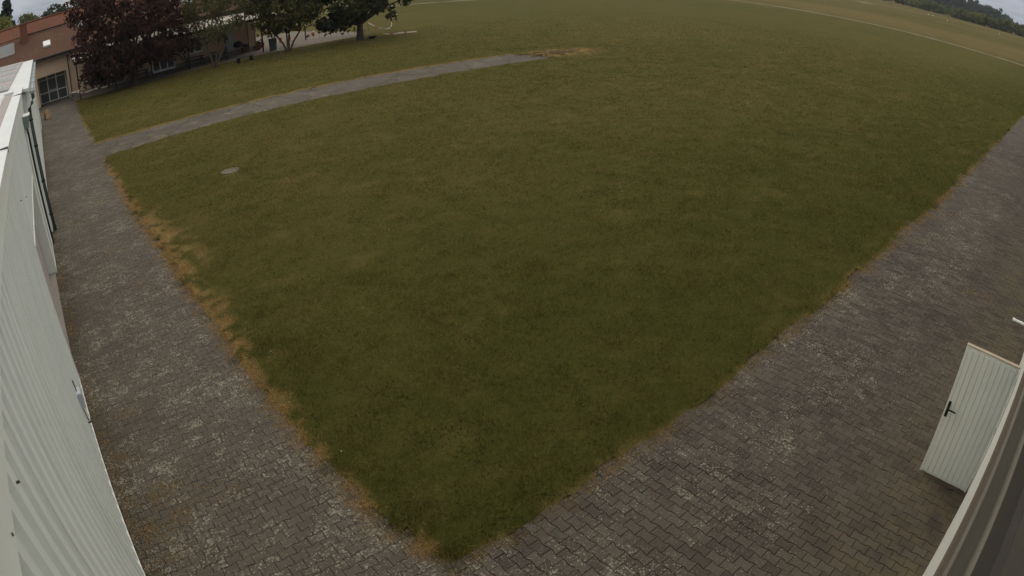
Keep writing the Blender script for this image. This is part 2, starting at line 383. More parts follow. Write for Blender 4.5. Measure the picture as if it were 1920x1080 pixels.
# ------------------------------------------------------------------ plan of the place (metres; the camera stands over 0,0)
XL, YR = 2.03, 3.92            # lawn edges along the left path and along the apron
XW, YW = -0.74, -0.11          # faces of the left hall and of the building that carries the camera
def edge_left(y):
    wob = .10 * (fbm(y * .9, y * 0 + 3, 5) - .5) * 2 + .07 * (fbm(y * 4.5, y * 0 + 9, 6) - .5) * 2
    flare = .25 * sstep(5.6, 4.0, y)
    return XL + wob + flare
def edge_right(x):
    wob = .10 * (fbm(x * .8, x * 0 + 5, 8) - .5) * 2 + .07 * (fbm(x * 4.2, x * 0 + 2, 9) - .5) * 2
    return YR + wob
def path_near(x): return 29.15 - .026 * x + .12 * (fbm(x * .7, x * 0, 21) - .5)
def path_far(x): return 32.55 - .055 * x + .22 * (fbm(x * .7, x * 0 + 7, 22) - .5)
def lawn_in(x, y):
    """signed distance (about) into the turf: positive inside"""
    d = np.minimum(x - edge_left(y), y - edge_right(x))
    endx = 26.8 + 1.2 * (fbm(y * 1.6, y * 0, 31) - .5) * 2
    dp = np.maximum(np.maximum(path_near(x) - y, y - path_far(x)), x - endx)
    dq = 52.9 + .018 * x * 0 - y
    return np.minimum(np.minimum(d, dp), dq)
def dryness(x, y):
    """straw along the edges: wide and yellow by the left path, thin by the apron, thin at the asphalt path"""
    x = np.asarray(x, float); y = np.asarray(y, float)
    dl = x - edge_left(y); n = fbm(x * 2.3, y * 2.3, 41); nb = fbm(x * .55, y * .55, 43)
    wl = .24 + .85 * sstep(6.6, 10.5, y) * sstep(22, 15.5, y) * np.clip(nb * 1.9 - .25, .1, 1.2)
    nh = fbm(x * 4.6, y * 4.6, 45)
    a = sstep(1.2, .2, dl / wl) * sstep(.41, .58, .45 * n + .55 * nh + .05 * (dl < .2))
    dr = y - edge_right(x); b = sstep(1, .3, dr / (.10 + .26 * nb)) * .6
    b = b * sstep(.36, .58, .5 * n + .5 * nh + .06)
    c = sstep(.45, .05, np.abs(y - path_far(x)) * 1.0) * (x < 26.5) * .75
    c = np.maximum(c, sstep(.25, .03, np.abs(y - path_near(x))) * (x < 26.5) * .4)
    e = sstep(2.6, .6, np.hypot((x - 29.2) / 1.5, (y - 29.6))) * .8 * sstep(.35, .6, n)
    sp = sstep(.60, .85, fbm(x * 1.1, y * 2.3, 47)) * .14
    return np.clip(np.maximum.reduce([a, b, c, e, sp]), 0, 1)
def turf_h(x, y):
    r = .050 + .045 * (fbm(x * .8, y * .8, 51) - .5) * 2 + .020 * (fbm(x * 3.3, y * 3.3, 52) - .5) * 2
    return r * (1 - sstep(36, 44, np.hypot(x, y) * .9)) + .014

def lawn_z(x, y, d): return (turf_h(x, y) * sstep(-.02, .22, d) + .008) * sstep(47, 44, x) + .006
# ------------------------------------------------------------------ setting: ground to the horizon
def sheet(name, poly, z, mat, kind='structure', parent=None):
    b = MB(); b.add([(x, y, z) for x, y in poly], [tuple(range(len(poly)))]); o = b.build(name, mat, parent)
    if kind and parent is None: o['kind'] = kind
    return o
sheet('ground', [(-2600, -2600), (2600, -2600), (2600, 2600), (-2600, 2600)], 0.0, M['turf'])

# the lawn: an uneven sheet with a ragged rim
def grid_lawn():
    cs = .14
    xs = np.arange(1.5, 47, cs); ys = np.arange(3.4, 53.2, cs)
    X, Y = np.meshgrid(xs, ys, indexing='ij')
    X = X + (fbm(X * 5, Y * 5, 61) - .5) * .10; Y = Y + (fbm(X * 5, Y * 5, 62) - .5) * .10
    D = lawn_in(X, Y)
    Z = lawn_z(X, Y, D)
    keep = (D[:-1, :-1] > 0) & (D[1:, :-1] > 0) & (D[1:, 1:] > 0) & (D[:-1, 1:] > 0)
    idx = np.arange(X.size).reshape(X.shape)
    F = np.stack([idx[:-1, :-1][keep], idx[1:, :-1][keep], idx[1:, 1:][keep], idx[:-1, 1:][keep]], 1)
    used = np.unique(F); re = np.full(X.size, -1); re[used] = np.arange(len(used))
    V = np.stack([X.ravel(), Y.ravel(), Z.ravel()], 1)[used]
    dr = dryness(V[:, 0], V[:, 1]) * .6
    o = np_mesh('lawn', V, re[F], M['turf'], None, {'dry': dr, 'thatch_shade': .34 * sstep(44, 7, np.hypot(V[:, 0], V[:, 1]))}, True)  # painted gap shade, strongest near the camera
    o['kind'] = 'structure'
grid_lawn()

# grass blades: one triangle each, sparser and coarser with distance
def blade_mesh(name, x, y, z, w, h, dry, mat, lean=.75):
    n = len(x); az = rng.uniform(0, 2 * PI, n); la = rng.uniform(0, 2 * PI, n); le = rng.uniform(.15, 1, n) * lean
    hx, hy = np.cos(az) * w / 2, np.sin(az) * w / 2
    V = np.empty((n, 3, 3)); zb = z - .008
    V[:, 0] = np.stack([x - hx, y - hy, zb], 1); V[:, 1] = np.stack([x + hx, y + hy, zb], 1)
    V[:, 2] = np.stack([x + np.cos(la) * le * h, y + np.sin(la) * le * h, z + h * (1 - .35 * le)], 1)
    F = np.arange(3 * n).reshape(n, 3)
    rr = np.repeat(rng.uniform(0, 1, n), 3)
    o = np_mesh(name, V.reshape(-1, 3), F, mat, None, {'dry': np.repeat(dry, 3), 'rnd': rr})
    o['kind'] = 'stuff'
    return o
def scatter():
    P = []
    # blades grow coarser and thinner on the ground with distance, without a visible border
    for r0, r1 in ((0, 12), (12, 22), (22, 36), (36, 56), (56, 84)):
        n = int((24000 if r0 == 0 else 17000 if r0 == 12 else 13000) * 1.62 * (r1 - r0)); r = rng.uniform(r0, r1, n); a = rng.uniform(math.radians(-1), math.radians(92), n)
        x, y = r * np.sin(a), r * np.cos(a)
        k = (y < 52.8) & (y > 3.3) & (x > 1.4) & (rng.uniform(0, 1, n) < np.clip(r / 5.5, 0, 1) * sstep(80, 20, r)); x, y, r = x[k], y[k], r[k]
        d = lawn_in(x, y) + rng.uniform(-.05, .03, len(x)); k = d > -.03; x, y, d, r = x[k], y[k], d[k], r[k]
        tuft = fbm(x * 2.7, y * 2.7, 71); k = rng.uniform(0, 1, len(x)) < .35 + .8 * tuft; x, y, d, r, tuft = x[k], y[k], d[k], r[k], tuft[k]
        clump = fbm(x * 5.5, y * 5.5, 73)
        hh = .052 * (.5 + .9 * fbm(x * 1.3, y * 1.3, 72)) * rng.uniform(.6, 1.35, len(x)) * (.50 + .55 * tuft + .45 * sstep(.35, .7, clump))
        dr = dryness(x, y); dr = np.clip(dr + (rng.uniform(0, 1, len(x)) < .07) * .5, 0, 1) * (rng.uniform(0, 1, len(x)) < .92)
        hh = hh * (1 + .25 * dr)
        z = lawn_z(x, y, d)
        P.append((x, y, z, np.maximum(.0065, .00082 * r) * rng.uniform(.7, 1.4, len(x)), hh, dr))
    c = [np.concatenate([p[i] for p in P]) for i in range(6)]
    o = blade_mesh('grass', *c, M['blade'], 1.15)
    o['label'] = 'short olive and straw coloured grass of the lawn'; o['category'] = 'grass'
scatter()

def rim():
    n = 52000; t = rng.uniform(0, 1, n); half = n // 2
    y1 = 4.2 + 24 * t[:half] ** 1.5; x1 = edge_left(y1) + rng.normal(-.01, .075, half)
    x2 = 2.3 + 26 * t[half:] ** 1.5; y2 = edge_right(x2) + rng.normal(-.005, .07, n - half)
    x = np.concatenate([x1, x2]); y = np.concatenate([y1, y2]); d = lawn_in(x, y)
    k = (d > -.16) & (rng.uniform(0, 1, n) < sstep(.30, .55, fbm(x * 5, y * 5, 76)) + .12); x, y, d = x[k], y[k], d[k]
    z = np.maximum(lawn_z(x, y, d), .034); r = np.hypot(x, y)
    dry = np.clip(dryness(x, y) * 1.0 + rng.normal(.06, .2, len(x)), 0, 1)
    o = blade_mesh('rim_grass', x, y, z, np.maximum(.006, .0009 * r) * rng.uniform(.7, 1.4, len(x)), rng.uniform(.018, .048, len(x)), dry, M['blade'], 2.0)
    o['label'] = 'ragged grass creeping over the paving along the lawn edges'; o['category'] = 'grass'
rim()

def weeds():
    """broad-leaved darker weeds in the turf near the corner, and daisies"""
    n = 9000
    x = rng.uniform(2.2, 9, n); y = rng.uniform(4.0, 10, n)
    m = sstep(.50, .62, fbm(x * 2.2, y * 2.2, 81)) * sstep(9, 4, np.hypot(x, y) - 1.5)
    k = (rng.uniform(0, 1, n) < m) & (lawn_in(x, y) > .15); x, y = x[k], y[k]
    o = blade_mesh('weeds', x, y, turf_h(x, y) + .02, rng.uniform(.018, .034, len(x)), rng.uniform(.03, .055, len(x)), np.zeros(len(x)), M['weed'], 1.7)
    o['label'] = 'dark green broad-leaved weeds in the near corner of the lawn'; o['category'] = 'weeds'
M['weed'] = leaves('weed_leaves', (.048, .058, .013), (.075, .080, .019), 3)
weeds()

# ------------------------------------------------------------------ pavers
OUT = [(-.0975, -.076), (-.068, -.076), (-.036, -.0585), (.036, -.0585), (.068, -.076), (.0975, -.076),
       (.0975, .076), (.068, .076), (.036, .0585), (-.036, .0585), (-.068, .076), (-.0975, .076)]
def paver_proto(detail):
    vs = []; fs = []; n = 12
    if detail:
        for sc, z in ((1.0, -.03), (1.0, -.004), (None, 0)):
            for u, v in OUT:
                if sc is None: u, v = u - math.copysign(.0045, u), v - math.copysign(.0045, v)
                vs.append((u, v, z))
        for k in (0, 1): fs += [(k * n + i, k * n + (i + 1) % n, (k + 1) * n + (i + 1) % n, (k + 1) * n + i) for i in range(n)]
        t = 2 * n
    else:
        for z in (-.03, 0): vs += [(u, v, z) for u, v in OUT]
        fs += [(i, (i + 1) % n, n + (i + 1) % n, n + i) for i in range(n)]; t = n
    fs += [(t, t + 1, t + 10, t + 11), (t + 1, t + 2, t + 9, t + 10), (t + 2, t + 3, t + 8, t + 9), (t + 3, t + 4, t + 7, t + 8), (t + 4, t + 5, t + 6, t + 7)]
    return vs, fs
def in_view(x, y, z=.04):
    p = RM.to_3x3().transposed() @ Vector((x, y, z - CAM_H)); rho = math.hypot(p.x, p.y); th = math.atan2(rho, -p.z); r = th
    for _ in range(12): r = th - LENS_K * r ** 3
    u, v = 960 + LENS_F * r * p.x / rho, 540 - LENS_F * r * p.y / rho
    return 0 < u < 1920 and 0 < v < 1080
ZP = .040
def lay(name, cells, rz, label):
    pts = [MBX for MBX in cells]
    bed = MBX_bed[name]
    pv = sorted(pts, key=lambda p: p[0] ** 2 + p[1] ** 2 + (0 if in_view(*p) else 1e6))
    near, rest = pv[:300], pv[300:]
    vs, fs = paver_proto(True); me = bpy.data.meshes.new('paver'); me.from_pydata(vs, [], fs); me.materials.append(M['paver']); me.update()
    for x, y in near:
        o = bpy.data.objects.new('paver', me); COL.objects.link(o); o.parent = bed
        o.location = (x, y, ZP + random.uniform(-.004, .003) - (.007 if rz > 1 and y > 3.95 and x < 2.4 else 0)); o.rotation_euler = (random.gauss(0, .008), random.gauss(0, .008), rz + random.gauss(0, .008))
    vs, fs = paver_proto(False); V = np.array(vs); n = len(V); q4 = np.array([f for f in fs if len(f) == 4])
    C = np.array(rest); m = len(C); a = rz + rng.normal(0, .007, m)
    X = C[:, :1] + V[None, :, 0] * np.cos(a)[:, None] - V[None, :, 1] * np.sin(a)[:, None]
    Y = C[:, 1:] + V[None, :, 0] * np.sin(a)[:, None] + V[None, :, 1] * np.cos(a)[:, None]
    Z = ZP + V[None, :, 2] + rng.uniform(-.004, .003, (m, 1)) + V[None, :, 0] * rng.normal(0, .01, (m, 1))
    F = (q4[None] + (np.arange(m) * n)[:, None, None]).reshape(-1, 4)
    o = np_mesh('pavers_beyond', np.stack([X, Y, Z], 2).reshape(-1, 3), F, M['paver'], bed, {'pv': np.repeat(rng.uniform(0, 1, m), n)})
    o['kind'] = 'stuff'
PX, PL = .1372, .2005
MBX_bed = {}
# left path: pavers lie across it
MBX_bed['left'] = sheet('paved_path', [(XW - .35, 3.99), (2.75, 3.99), (2.75, 33.2), (XW - .35, 33.2)], .009, M['bed'])
MBX_bed['right'] = sheet('paved_apron', [(XW - .05, YW - .02), (34.0, YW - .02), (34.0, 4.45), (2.3, 4.45), (2.3, 4.05), (XW - .05, 4.05)], .013, M['bed'])
cells = []
for j in range(int((33.0 - 4.12) / PX)):
    y = 4.075 + j * PX
    for i in range(-1, 17):
        x = XW + .02 + (i + (.5 if j % 2 else 0)) * PL
        xl = XL if y > 5.2 or y < 4 else XL + .3
        if x < xl + .42 or (28.9 < y < 32.6 and x < 2.7): cells.append((x, y))
lay('left', cells, 0.0, None)
cells = []
for i in range(int((33.8 - XW) / .1400)):
    x = XW + .10 + i * .1400
    for j in range(-1, 23):
        y = YW + .10 + (j + (.5 if i % 2 else 0)) * PL
        if y + .1 < 4.13 + (0 if x < 2.3 else .29) and y > YW - .02: cells.append((x, y))
lay('right', cells, PI / 2, None)
# paving that goes on beyond, seen too flat to tell stones apart
sheet('paved_path_beyond', [(XW - .05, 32.85), (2.45, 32.85), (2.3, 45), (2.5, 54.4), (2.2, 61), (-4, 61), (-4, 54), (XW - .05, 50)], .040, M['paved_far'])
sheet('paved_apron_beyond', [(33.6, YW - .02), (140, YW - .02), (140, 4.0), (33.6, 4.0)], .040, M['paved_far'])
# cross path of old asphalt
px_ = np.linspace(2.3, 27.6, 40)
sheet('asphalt_path', [(x, float(path_near(x)) - .12) for x in px_] + [(x, float(path_far(x)) + .12) for x in px_[::-1]], .036, M['path'])
# forecourt before the long house, and the far track
sheet('forecourt', [(2.2, 54.6), (6, 53.3), (9, 53.0), (15, 52.4), (20.5, 51.9), (24, 52.6), (27.2, 53.0), (29.0, 54.6), (29.3, 58), (28.6, 64), (28.4, 69), (24, 72), (14, 72), (2.2, 72)], .020, M['forecourt'])
def ribbon(name, pts, w, z, mat):
    L_, R_ = [], []
    for i, p in enumerate(pts):
        a = Vector(pts[max(i - 1, 0)]); b = Vector(pts[min(i + 1, len(pts) - 1)]); d = (b - a).normalized(); nn = Vector((-d.y, d.x)) * (w[i] if isinstance(w, list) else w) / 2
        L_.append(tuple(Vector(p) + nn)); R_.append(tuple(Vector(p) - nn))
    b = MB(); v = [(x, y, z) for x, y in L_ + R_]; n = len(pts)
    b.add(v, [(i, n + i, n + i + 1, i + 1) for i in range(n - 1)]); o = b.build(name, mat); o['kind'] = 'structure'; return o
def smooth(pts, n=8):
    P_ = [Vector(p) for p in pts]; o = []
    for i in range(len(P_) - 1):
        p0, p1, p2, p3 = P_[max(i - 1, 0)], P_[i], P_[i + 1], P_[min(i + 2, len(P_) - 1)]
        for k in range(n):
            t = k / n
            o.append(.5 * ((2 * p1) + (p2 - p0) * t + (2 * p0 - 5 * p1 + 4 * p2 - p3) * t * t + (3 * p1 - p0 - 3 * p2 + p3) * t ** 3))
    return [tuple(p) for p in o] + [tuple(P_[-1])]
ribbon('field_track', smooth([(97, -40), (100, -8), (102.2, 10), (104.6, 21), (107.4, 32.6), (109.2, 45), (109.6, 56), (108.6, 68), (102, 80), (92, 88)]), 2.3, .03, M['track'])
ribbon('gravel_track', smooth([(34, 104), (41, 96), (47.5, 91.5), (53, 87.3), (58.1, 84.3), (62.7, 82.2), (72, 79.5), (85, 78)]), 2.0, .03, M['track'])
ribbon('garden_path', smooth([(30, 84.5), (34, 83), (37.2, 82.3), (39.7, 81.2), (43, 82.5), (47.5, 91)]), 1.4, .03, M['forecourt'])
sheet('bare_patch', [(247, 90), (258, 88), (268, 97), (257, 99)], .03, M['track'])

# dry weeds growing in the joints of the paths
def joint_weeds():
    x = []; y = []; c = []
    spots = [(-.31, 8.26, .28), (-.11, 7.22, .30), (-.4, 6.6, .32), (-.03, 6.75, .22), (.72, 6.75, .20), (.5, 6.9, .14), (-.2, 9.34, .22), (1.22, 14.1, .22), (1.75, 15.3, .25), (1.5, 13.2, .2), (-.64, 6.1, .35), (-.5, 5.4, .3), (.9, 17, .25),
             (0.2, 20.5, .4), (1.2, 22, .3), (18.1, 3.55, .25), (18.9, 3.3, .2), (15.8, 3.5, .22), (16.4, 3.3, .15), (14.0, 1.95, .14), (14.05, 1.5, .16), (14.0, 1.05, .16), (13.95, 1.65, .16), (19.3, 3.0, .18), (-.1, 42, .35)]
    for sx, sy, r in spots:
        n = int(1700 * r * r * 10 / (1 + .012 * (sx * sx + sy * sy)))
        a = rng.normal(0, r * .55, (n, 2)); a[:, 0] *= 1.5
        xx, yy = sx + a[:, 0], sy + a[:, 1]; k = rng.uniform(0, 1, n) < sstep(.35, .6, fbm(xx * 6, yy * 6, 91)) + .1
        x.append(xx[k]); y.append(yy[k])
    n = 5200; yy = rng.uniform(4.2, 21, n); xx = XW + .02 + np.abs(rng.normal(0, .11, n)); k = rng.uniform(0, 1, n) < sstep(.38, .62, fbm(xx * 2, yy * 1.4, 93)); x.append(xx[k]); y.append(yy[k])
    n = 4200; xx = rng.uniform(2.2, 24, n); yy = edge_right(xx) - np.abs(rng.normal(0, .11, n)); k = rng.uniform(0, 1, n) < sstep(.45, .66, fbm(xx * 1.7, yy * 1.7, 94)); x.append(xx[k]); y.append(yy[k])
    n = 5200; yy = rng.uniform(4.4, 24, n); xx = edge_left(yy) - np.abs(rng.normal(0, .11, n)); k = rng.uniform(0, 1, n) < sstep(.42, .64, fbm(xx * 1.7, yy * 1.7, 95)); x.append(xx[k]); y.append(yy[k])
    x = np.concatenate(x); y = np.concatenate(y); k = x > XW + .01; x, y = x[k], y[k]
    d = np.hypot(x, y)
    dry = np.clip(rng.normal(.72, .28, len(x)), 0, 1)
    o = blade_mesh('joint_weeds', x, y, np.full(len(x), ZP), .007 * (1 + d / 14), rng.uniform(.015, .045, len(x)), dry, M['blade'], 2.4)
    o['label'] = 'dry brown weeds and grass growing in the paving joints'; o['category'] = 'weeds'
joint_weeds()
def edge_straw():
    """long bleached straw hanging over the left edge of the lawn"""
    n = 19000; y = rng.uniform(4.3, 21, n); w = .12 + .55 * np.clip(fbm(y * .55, y * 0 + 1, 43) * 1.8 - .3, .05, 1.2)
    x = edge_left(y) + rng.uniform(-.05, 1, n) ** 1.4 * w
    k = rng.uniform(0, 1, n) < dryness(x, y); x, y = x[k], y[k]
    o = blade_mesh('straw', x, y, turf_h(x, y) * sstep(-.02, .22, lawn_in(x, y)) + .03, .007 * (1 + np.hypot(x, y) / 16), rng.uniform(.015, .050, len(x)), np.clip(rng.normal(.68, .32, len(x)), 0, 1), M['blade'], 2.2)
    o['label'] = 'bleached straw along the trodden left edge of the lawn'; o['category'] = 'straw'
edge_straw()

# manhole in the lawn
t = empty('manhole', (5.56, 20.48, .085)); tag(t, 'round concrete manhole ring with iron lid set in the lawn', 'manhole')
b = MB(); n = 28
b.add([(r * math.cos(2 * PI * k / n), r * math.sin(2 * PI * k / n), z) for r, z in ((.33, -.05), (.32, .025), (.25, .025), (.25, .010)) for k in range(n)],
      [(j * n + k, j * n + (k + 1) % n, (j + 1) * n + (k + 1) % n, (j + 1) * n + k) for j in range(3) for k in range(n)]); b.build('ring', M['concrete'], t)
b = MB(); b.add([(r * math.cos(2 * PI * k / n), r * math.sin(2 * PI * k / n), z) for r, z in ((.245, .0), (.24, .024)) for k in range(n)] + [(0, 0, .027)],
      [(k, (k + 1) % n, n + (k + 1) % n, n + k) for k in range(n)] + [(n + k, n + (k + 1) % n, 2 * n) for k in range(n)]); b.build('lid', M['iron'], t)

# ------------------------------------------------------------------ left hall: white ribbed sheet wall
def rib_profile(y0, y1, x, z0, z1, depth=.062, pitch=.285, phase=0.0, sign=1):
    """trapezoid sheet in the plane x, ribs upright"""
    pr = []; y = y0; k = 0
    seq = [(.0, 0), (.120, 0), (.140, 1), (.222, 1), (.285, 0)]
    while y < y1 - 1e-6:
        for a, d in seq[:-1]:
            if y + a <= y1 + 1e-6: pr.append((y + a, d))
        y += pitch
    pr.append((y1, 0))
    v = []; 
    for yy, d in pr: v += [(x - d * depth * sign, yy, z0), (x - d * depth * sign, yy, z1)]
    return v, [(2 * i, 2 * i + 2, 2 * i + 3, 2 * i + 1) for i in range(len(pr) - 1)]
hall = empty('storage_hall', (0, 0, 0)); tag(hall, 'long white hall with ribbed sheet wall close beside the left path', 'building')
HZ, GY0, GY1, HEND = 4.15, 11.03, 16.9, 20.45
ys = list(np.arange(-.10, GY0 - .01, 1.14))
for i, y0 in enumerate(ys):
    y1 = min(y0 + 1.14 + .05, GY0); b = MB(); b.add(*rib_profile(y0, y1, XW + (.0015 if i % 2 else 0), .07, HZ)); b.build('cladding_sheet', M['wall'], hall)
for i, y0 in enumerate(np.arange(GY1, HEND - .05, 1.14)):
    y1 = min(y0 + 1.14, HEND); b = MB(); b.add(*rib_profile(y0, y1, XW + (.004 if i % 2 else 0), .07, HZ)); b.build('cladding_sheet', M['wall'], hall)
b = MB(); y0 = GY0
while y0 < GY1 - .05:
    y1 = min(y0 + 1.14, GY1); b = MB(); b.add(*rib_profile(y0, y1, XW + .002, 2.62, HZ)); b.build('cladding_sheet', M['wall'], hall); y0 += 1.14
MB().box(XW - .30, XW - .045, -.12, HEND, 0.0, .065).build('plinth', M['plinth'], hall)
MB().box(XW - .055, XW + .008, -.12, GY0 - .05, .055, .078).build('drip_edge', M['coping'], hall)
MB().box(XW - .055, XW + .008, GY1 + .05, HEND, .055, .078).build('drip_edge', M['coping'], hall)
MB().box(XW - .06, XW + .014, -.12, HEND, HZ - .01, 4.52).build('fascia', M['fascia'], hall)
MB().hexa([(XW - .16, -.15, 4.525), (XW + .085, -.15, 4.525), (XW + .085, HEND, 4.525), (XW - .16, HEND, 4.525)],
          [(XW - .16, -.15, 4.60), (XW + .085, -.15, 4.575), (XW + .085, HEND, 4.575), (XW - .16, HEND, 4.60)]).build('coping', M['coping'], hall)
for yj in (9.0, 17.6):
    MB().box(XW - .165, XW + .092, yj, yj + .006, 4.523, 4.606).build('coping_joint', M['pipe'], hall)
# flat roof with shallow standing seams
MB().hexa([(-14, -.15, 4.30), (XW - .165, -.15, 4.30), (XW - .165, HEND, 4.30), (-14, HEND, 4.30)],
          [(-14, -.15, 4.95), (XW - .165, -.15, 4.47), (XW - .165, HEND, 4.47), (-14, HEND, 4.95)]).build('roof', M['roofsheet'], hall)
for k in range(9):
    xs_ = XW - .62 - k * .55; zz = 4.47 + (-(xs_) + XW - .165) * (.48 / 13.1)
    MB().hexa([(xs_ - .10, -.15, zz), (xs_ + .10, -.15, zz), (xs_ + .10, HEND - .02, zz), (xs_ - .10, HEND - .02, zz)],
              [(xs_ - .06, -.15, zz + .05), (xs_ + .06, -.15, zz + .05), (xs_ + .06, HEND - .02, zz + .05), (xs_ - .06, HEND - .02, zz + .05)]).build('roof_rib', M['coping'], hall)
# recessed gate
RX = XW - .26
MB().box(RX - .06, RX, GY0 + .06, GY1 - .06, .0, 2.6).build('gate_back', M['gatep'], hall)
for k in range(6):
    z0 = .03 + k * .425; g_ = MB().box(RX, RX + .022, GY0 + .08, GY1 - .08, z0, z0 + .405).build('gate_panel', M['gatep'], hall)
MB().box(RX - .05, XW + .012, GY0 - .006, GY0 + .055, .0, 2.62).build('gate_jamb', M['wall'], hall)
MB().box(RX - .05, XW + .012, GY1 - .055, GY1 + .006, .0, 2.62).build('gate_jamb', M['fascia'], hall)
MB().box(RX - .05, XW + .012, GY0 + .055, GY1 - .055, 2.56, 2.62).build('gate_lintel', M['wall'], hall)
MB().tube([(RX + .03, 12.2, 1.05), (RX + .07, 12.2, 1.05), (RX + .07, 12.34, 1.05)], .012).build('gate_handle', M['black'], hall)
# socket box, tap, vents
sb = MB().box(XW - .005, XW + .07, 8.84, 9.06, .72, .98).build('socket_box', M['box'], hall, bevel=.008)
MB().box(XW + .071, XW + .078, 8.86, 9.04, .745, .955).build('lid', M['box'], sb)
MB().tube([(XW + .02, 8.95, .98), (XW + .02, 8.95, 1.16)], .010).build('cable', M['darksteel'], sb)
MB().tube([(XW + .02, 8.92, .72), (XW + .02, 8.92, .46)], .008).build('cable', M['darksteel'], sb)
MB().tube([(XW - .01, 8.9, .44), (XW + .08, 8.9, .44), (XW + .10, 8.9, .40)], .016).tube([(XW + .05, 8.86, .475), (XW + .05, 8.94, .475)], .008).build('tap', M['iron'], hall)
for y_, z_ in ((2.2, 4.18), (2.81, 3.99), (10.4, 3.55), (12.1, 3.2), (13.8, .5)):
    MB().box(XW - .004, XW + .022, y_ - .004, y_ + .004, z_ - .007, z_ + .007).build('screw', M['iron'], hall)
# rain hopper and its thin pipe near the far end
hp = MB().hexa([(XW, 18.1, 3.62), (XW + .14, 18.1, 3.62), (XW + .14, 18.4, 3.62), (XW, 18.4, 3.62)], [(XW, 17.95, 3.95), (XW + .20, 17.95, 3.95), (XW + .20, 18.55, 3.95), (XW, 18.55, 3.95)]).build('rain_hopper', M['zinc'], hall)
MB().box(XW + .015, XW + .215, 17.93, 18.57, 3.951, 3.972).build('rim', M['fascia'], hp)
MB().tube([(XW + .05, 18.45, 3.66), (XW + .05, 19.3, 3.3), (XW + .05, 19.35, 3.1), (XW + .05, 19.35, .05)], .032, 10).build('thin_downpipe', M['darksteel'], hall)
MB().box(XW + .006, XW + .03, 18.2, 18.85, .3, 3.6).build('cover_strip', M['fascia'], hall)

# ------------------------------------------------------------------ far wing, a little taller and proud of the hall
wing = empty('hall_wing', (0, 0, 0)); tag(wing, 'taller white wing beyond the hall with gutter and dark downpipe', 'building')
WX, WY0, WY1 = -.645, 20.5, 46.5
for y0 in np.arange(WY0, WY1 - .1, 4.0):
    MB().box(WX - .12, WX, y0 + .004, min(y0 + 4.0, WY1) - .004, .05, 4.36).build('wall_panel', M['wall'], wing)
MB().box(WX - 9, WX - .13, WY0, WY0 + .12, .0, 4.33).build('gable_wall', M['wall'], wing)
MB().box(WX - 9, WX - .13, WY1 - .12, WY1, .0, 4.33).build('gable_wall', M['wall'], wing)
MB().hexa([(WX - 9.2, WY0 - .16, 5.05), (WX + .16, WY0 - .16, 4.40), (WX + .16, WY1 + .1, 4.40), (WX - 9.2, WY1 + .1, 5.05)],
          [(WX - 9.2, WY0 - .16, 5.13), (WX + .16, WY0 - .16, 4.49), (WX + .16, WY1 + .1, 4.49), (WX - 9.2, WY1 + .1, 5.13)]).build('roof', M['coping'], wing)
def wz(x): return 4.492 + (WX + .16 - x) * (.64 / 9.36)
for k in range(5):                         # dark seamed fields on the roof
    y0 = WY0 + .75 + k * 5.0; y1 = y0 + 4.9
    f_ = MB().hexa([(WX - 8.6, y0, wz(WX - 8.6) + .004), (WX - .55, y0, wz(WX - .55) + .004), (WX - .55, y1, wz(WX - .55) + .004), (WX - 8.6, y1, wz(WX - 8.6) + .004)],
                   [(WX - 8.6, y0, wz(WX - 8.6) + .05), (WX - .55, y0, wz(WX - .55) + .05), (WX - .55, y1, wz(WX - .55) + .05), (WX - 8.6, y1, wz(WX - 8.6) + .05)]).build('roof_field', M['roofsheet'], wing)
    for j in range(4):
        yy = y0 + .12 + j * .62
        MB().hexa([(WX - 8.6, yy, wz(WX - 8.6) + .051), (WX - .6, yy, wz(WX - .6) + .051), (WX - .6, yy + .05, wz(WX - .6) + .051), (WX - 8.6, yy + .05, wz(WX - 8.6) + .051)],
                  [(WX - 8.6, yy, wz(WX - 8.6) + .09), (WX - .6, yy, wz(WX - .6) + .09), (WX - .6, yy + .05, wz(WX - .6) + .09), (WX - 8.6, yy + .05, wz(WX - 8.6) + .09)]).build('seam', M['coping'], f_)
# half-round gutter
gx, gz, gr = WX + .26, 4.37, .085; n = 8; b = MB()
prof = [(gx + gr * math.cos(a), gz + gr * math.sin(a)) for a in np.linspace(PI, 2 * PI, n)]; prof += [(gx + (gr - .012) * math.cos(a), gz + (gr - .012) * math.sin(a)) for a in np.linspace(2 * PI, PI, n)]
m = len(prof)
b.add([(x, y, z) for y in (WY0 - .12, WY1) for x, z in prof], [(i, (i + 1) % m, m + (i + 1) % m, m + i) for i in range(m)]); gut = b.build('gutter', M['zinc'], wing)
MB().box(gx - gr, gx + gr, WY0 - .135, WY0 - .121, gz - .07, gz + .012).build('end_cap', M['zinc'], gut)
for k in range(9):
    yy = WY0 + .6 + k * 3; MB().box(gx - gr - .02, gx + gr + .006, yy, yy + .03, gz + .004, gz + .016).build('bracket', M['pipe'], gut)
pr = MB().tube([(gx, WY0 + .15, gz - .06), (gx, WY0 + .15, gz - .22), (gx - .06, WY0 + .12, gz - .36), (WX + .085, WY0 + .1, gz - .52), (WX + .075, WY0 + .1, gz - .75), (WX + .075, WY0 + .1, .05)], .056, 12).build('downpipe', M['pipe'], wing, smooth=True)
for z_ in (.55, 1.6, 2.7, 3.5): MB().tube([(WX + .075, WY0 + .1, z_), (WX + .075, WY0 + .1, z_ + .05)], .068, 12).build('bracket', M['darksteel'], pr)
MB().box(WX - .02, WX + .055, 44, 46.45, .05, 4.2).build('corner_board', M['wall'], wing)

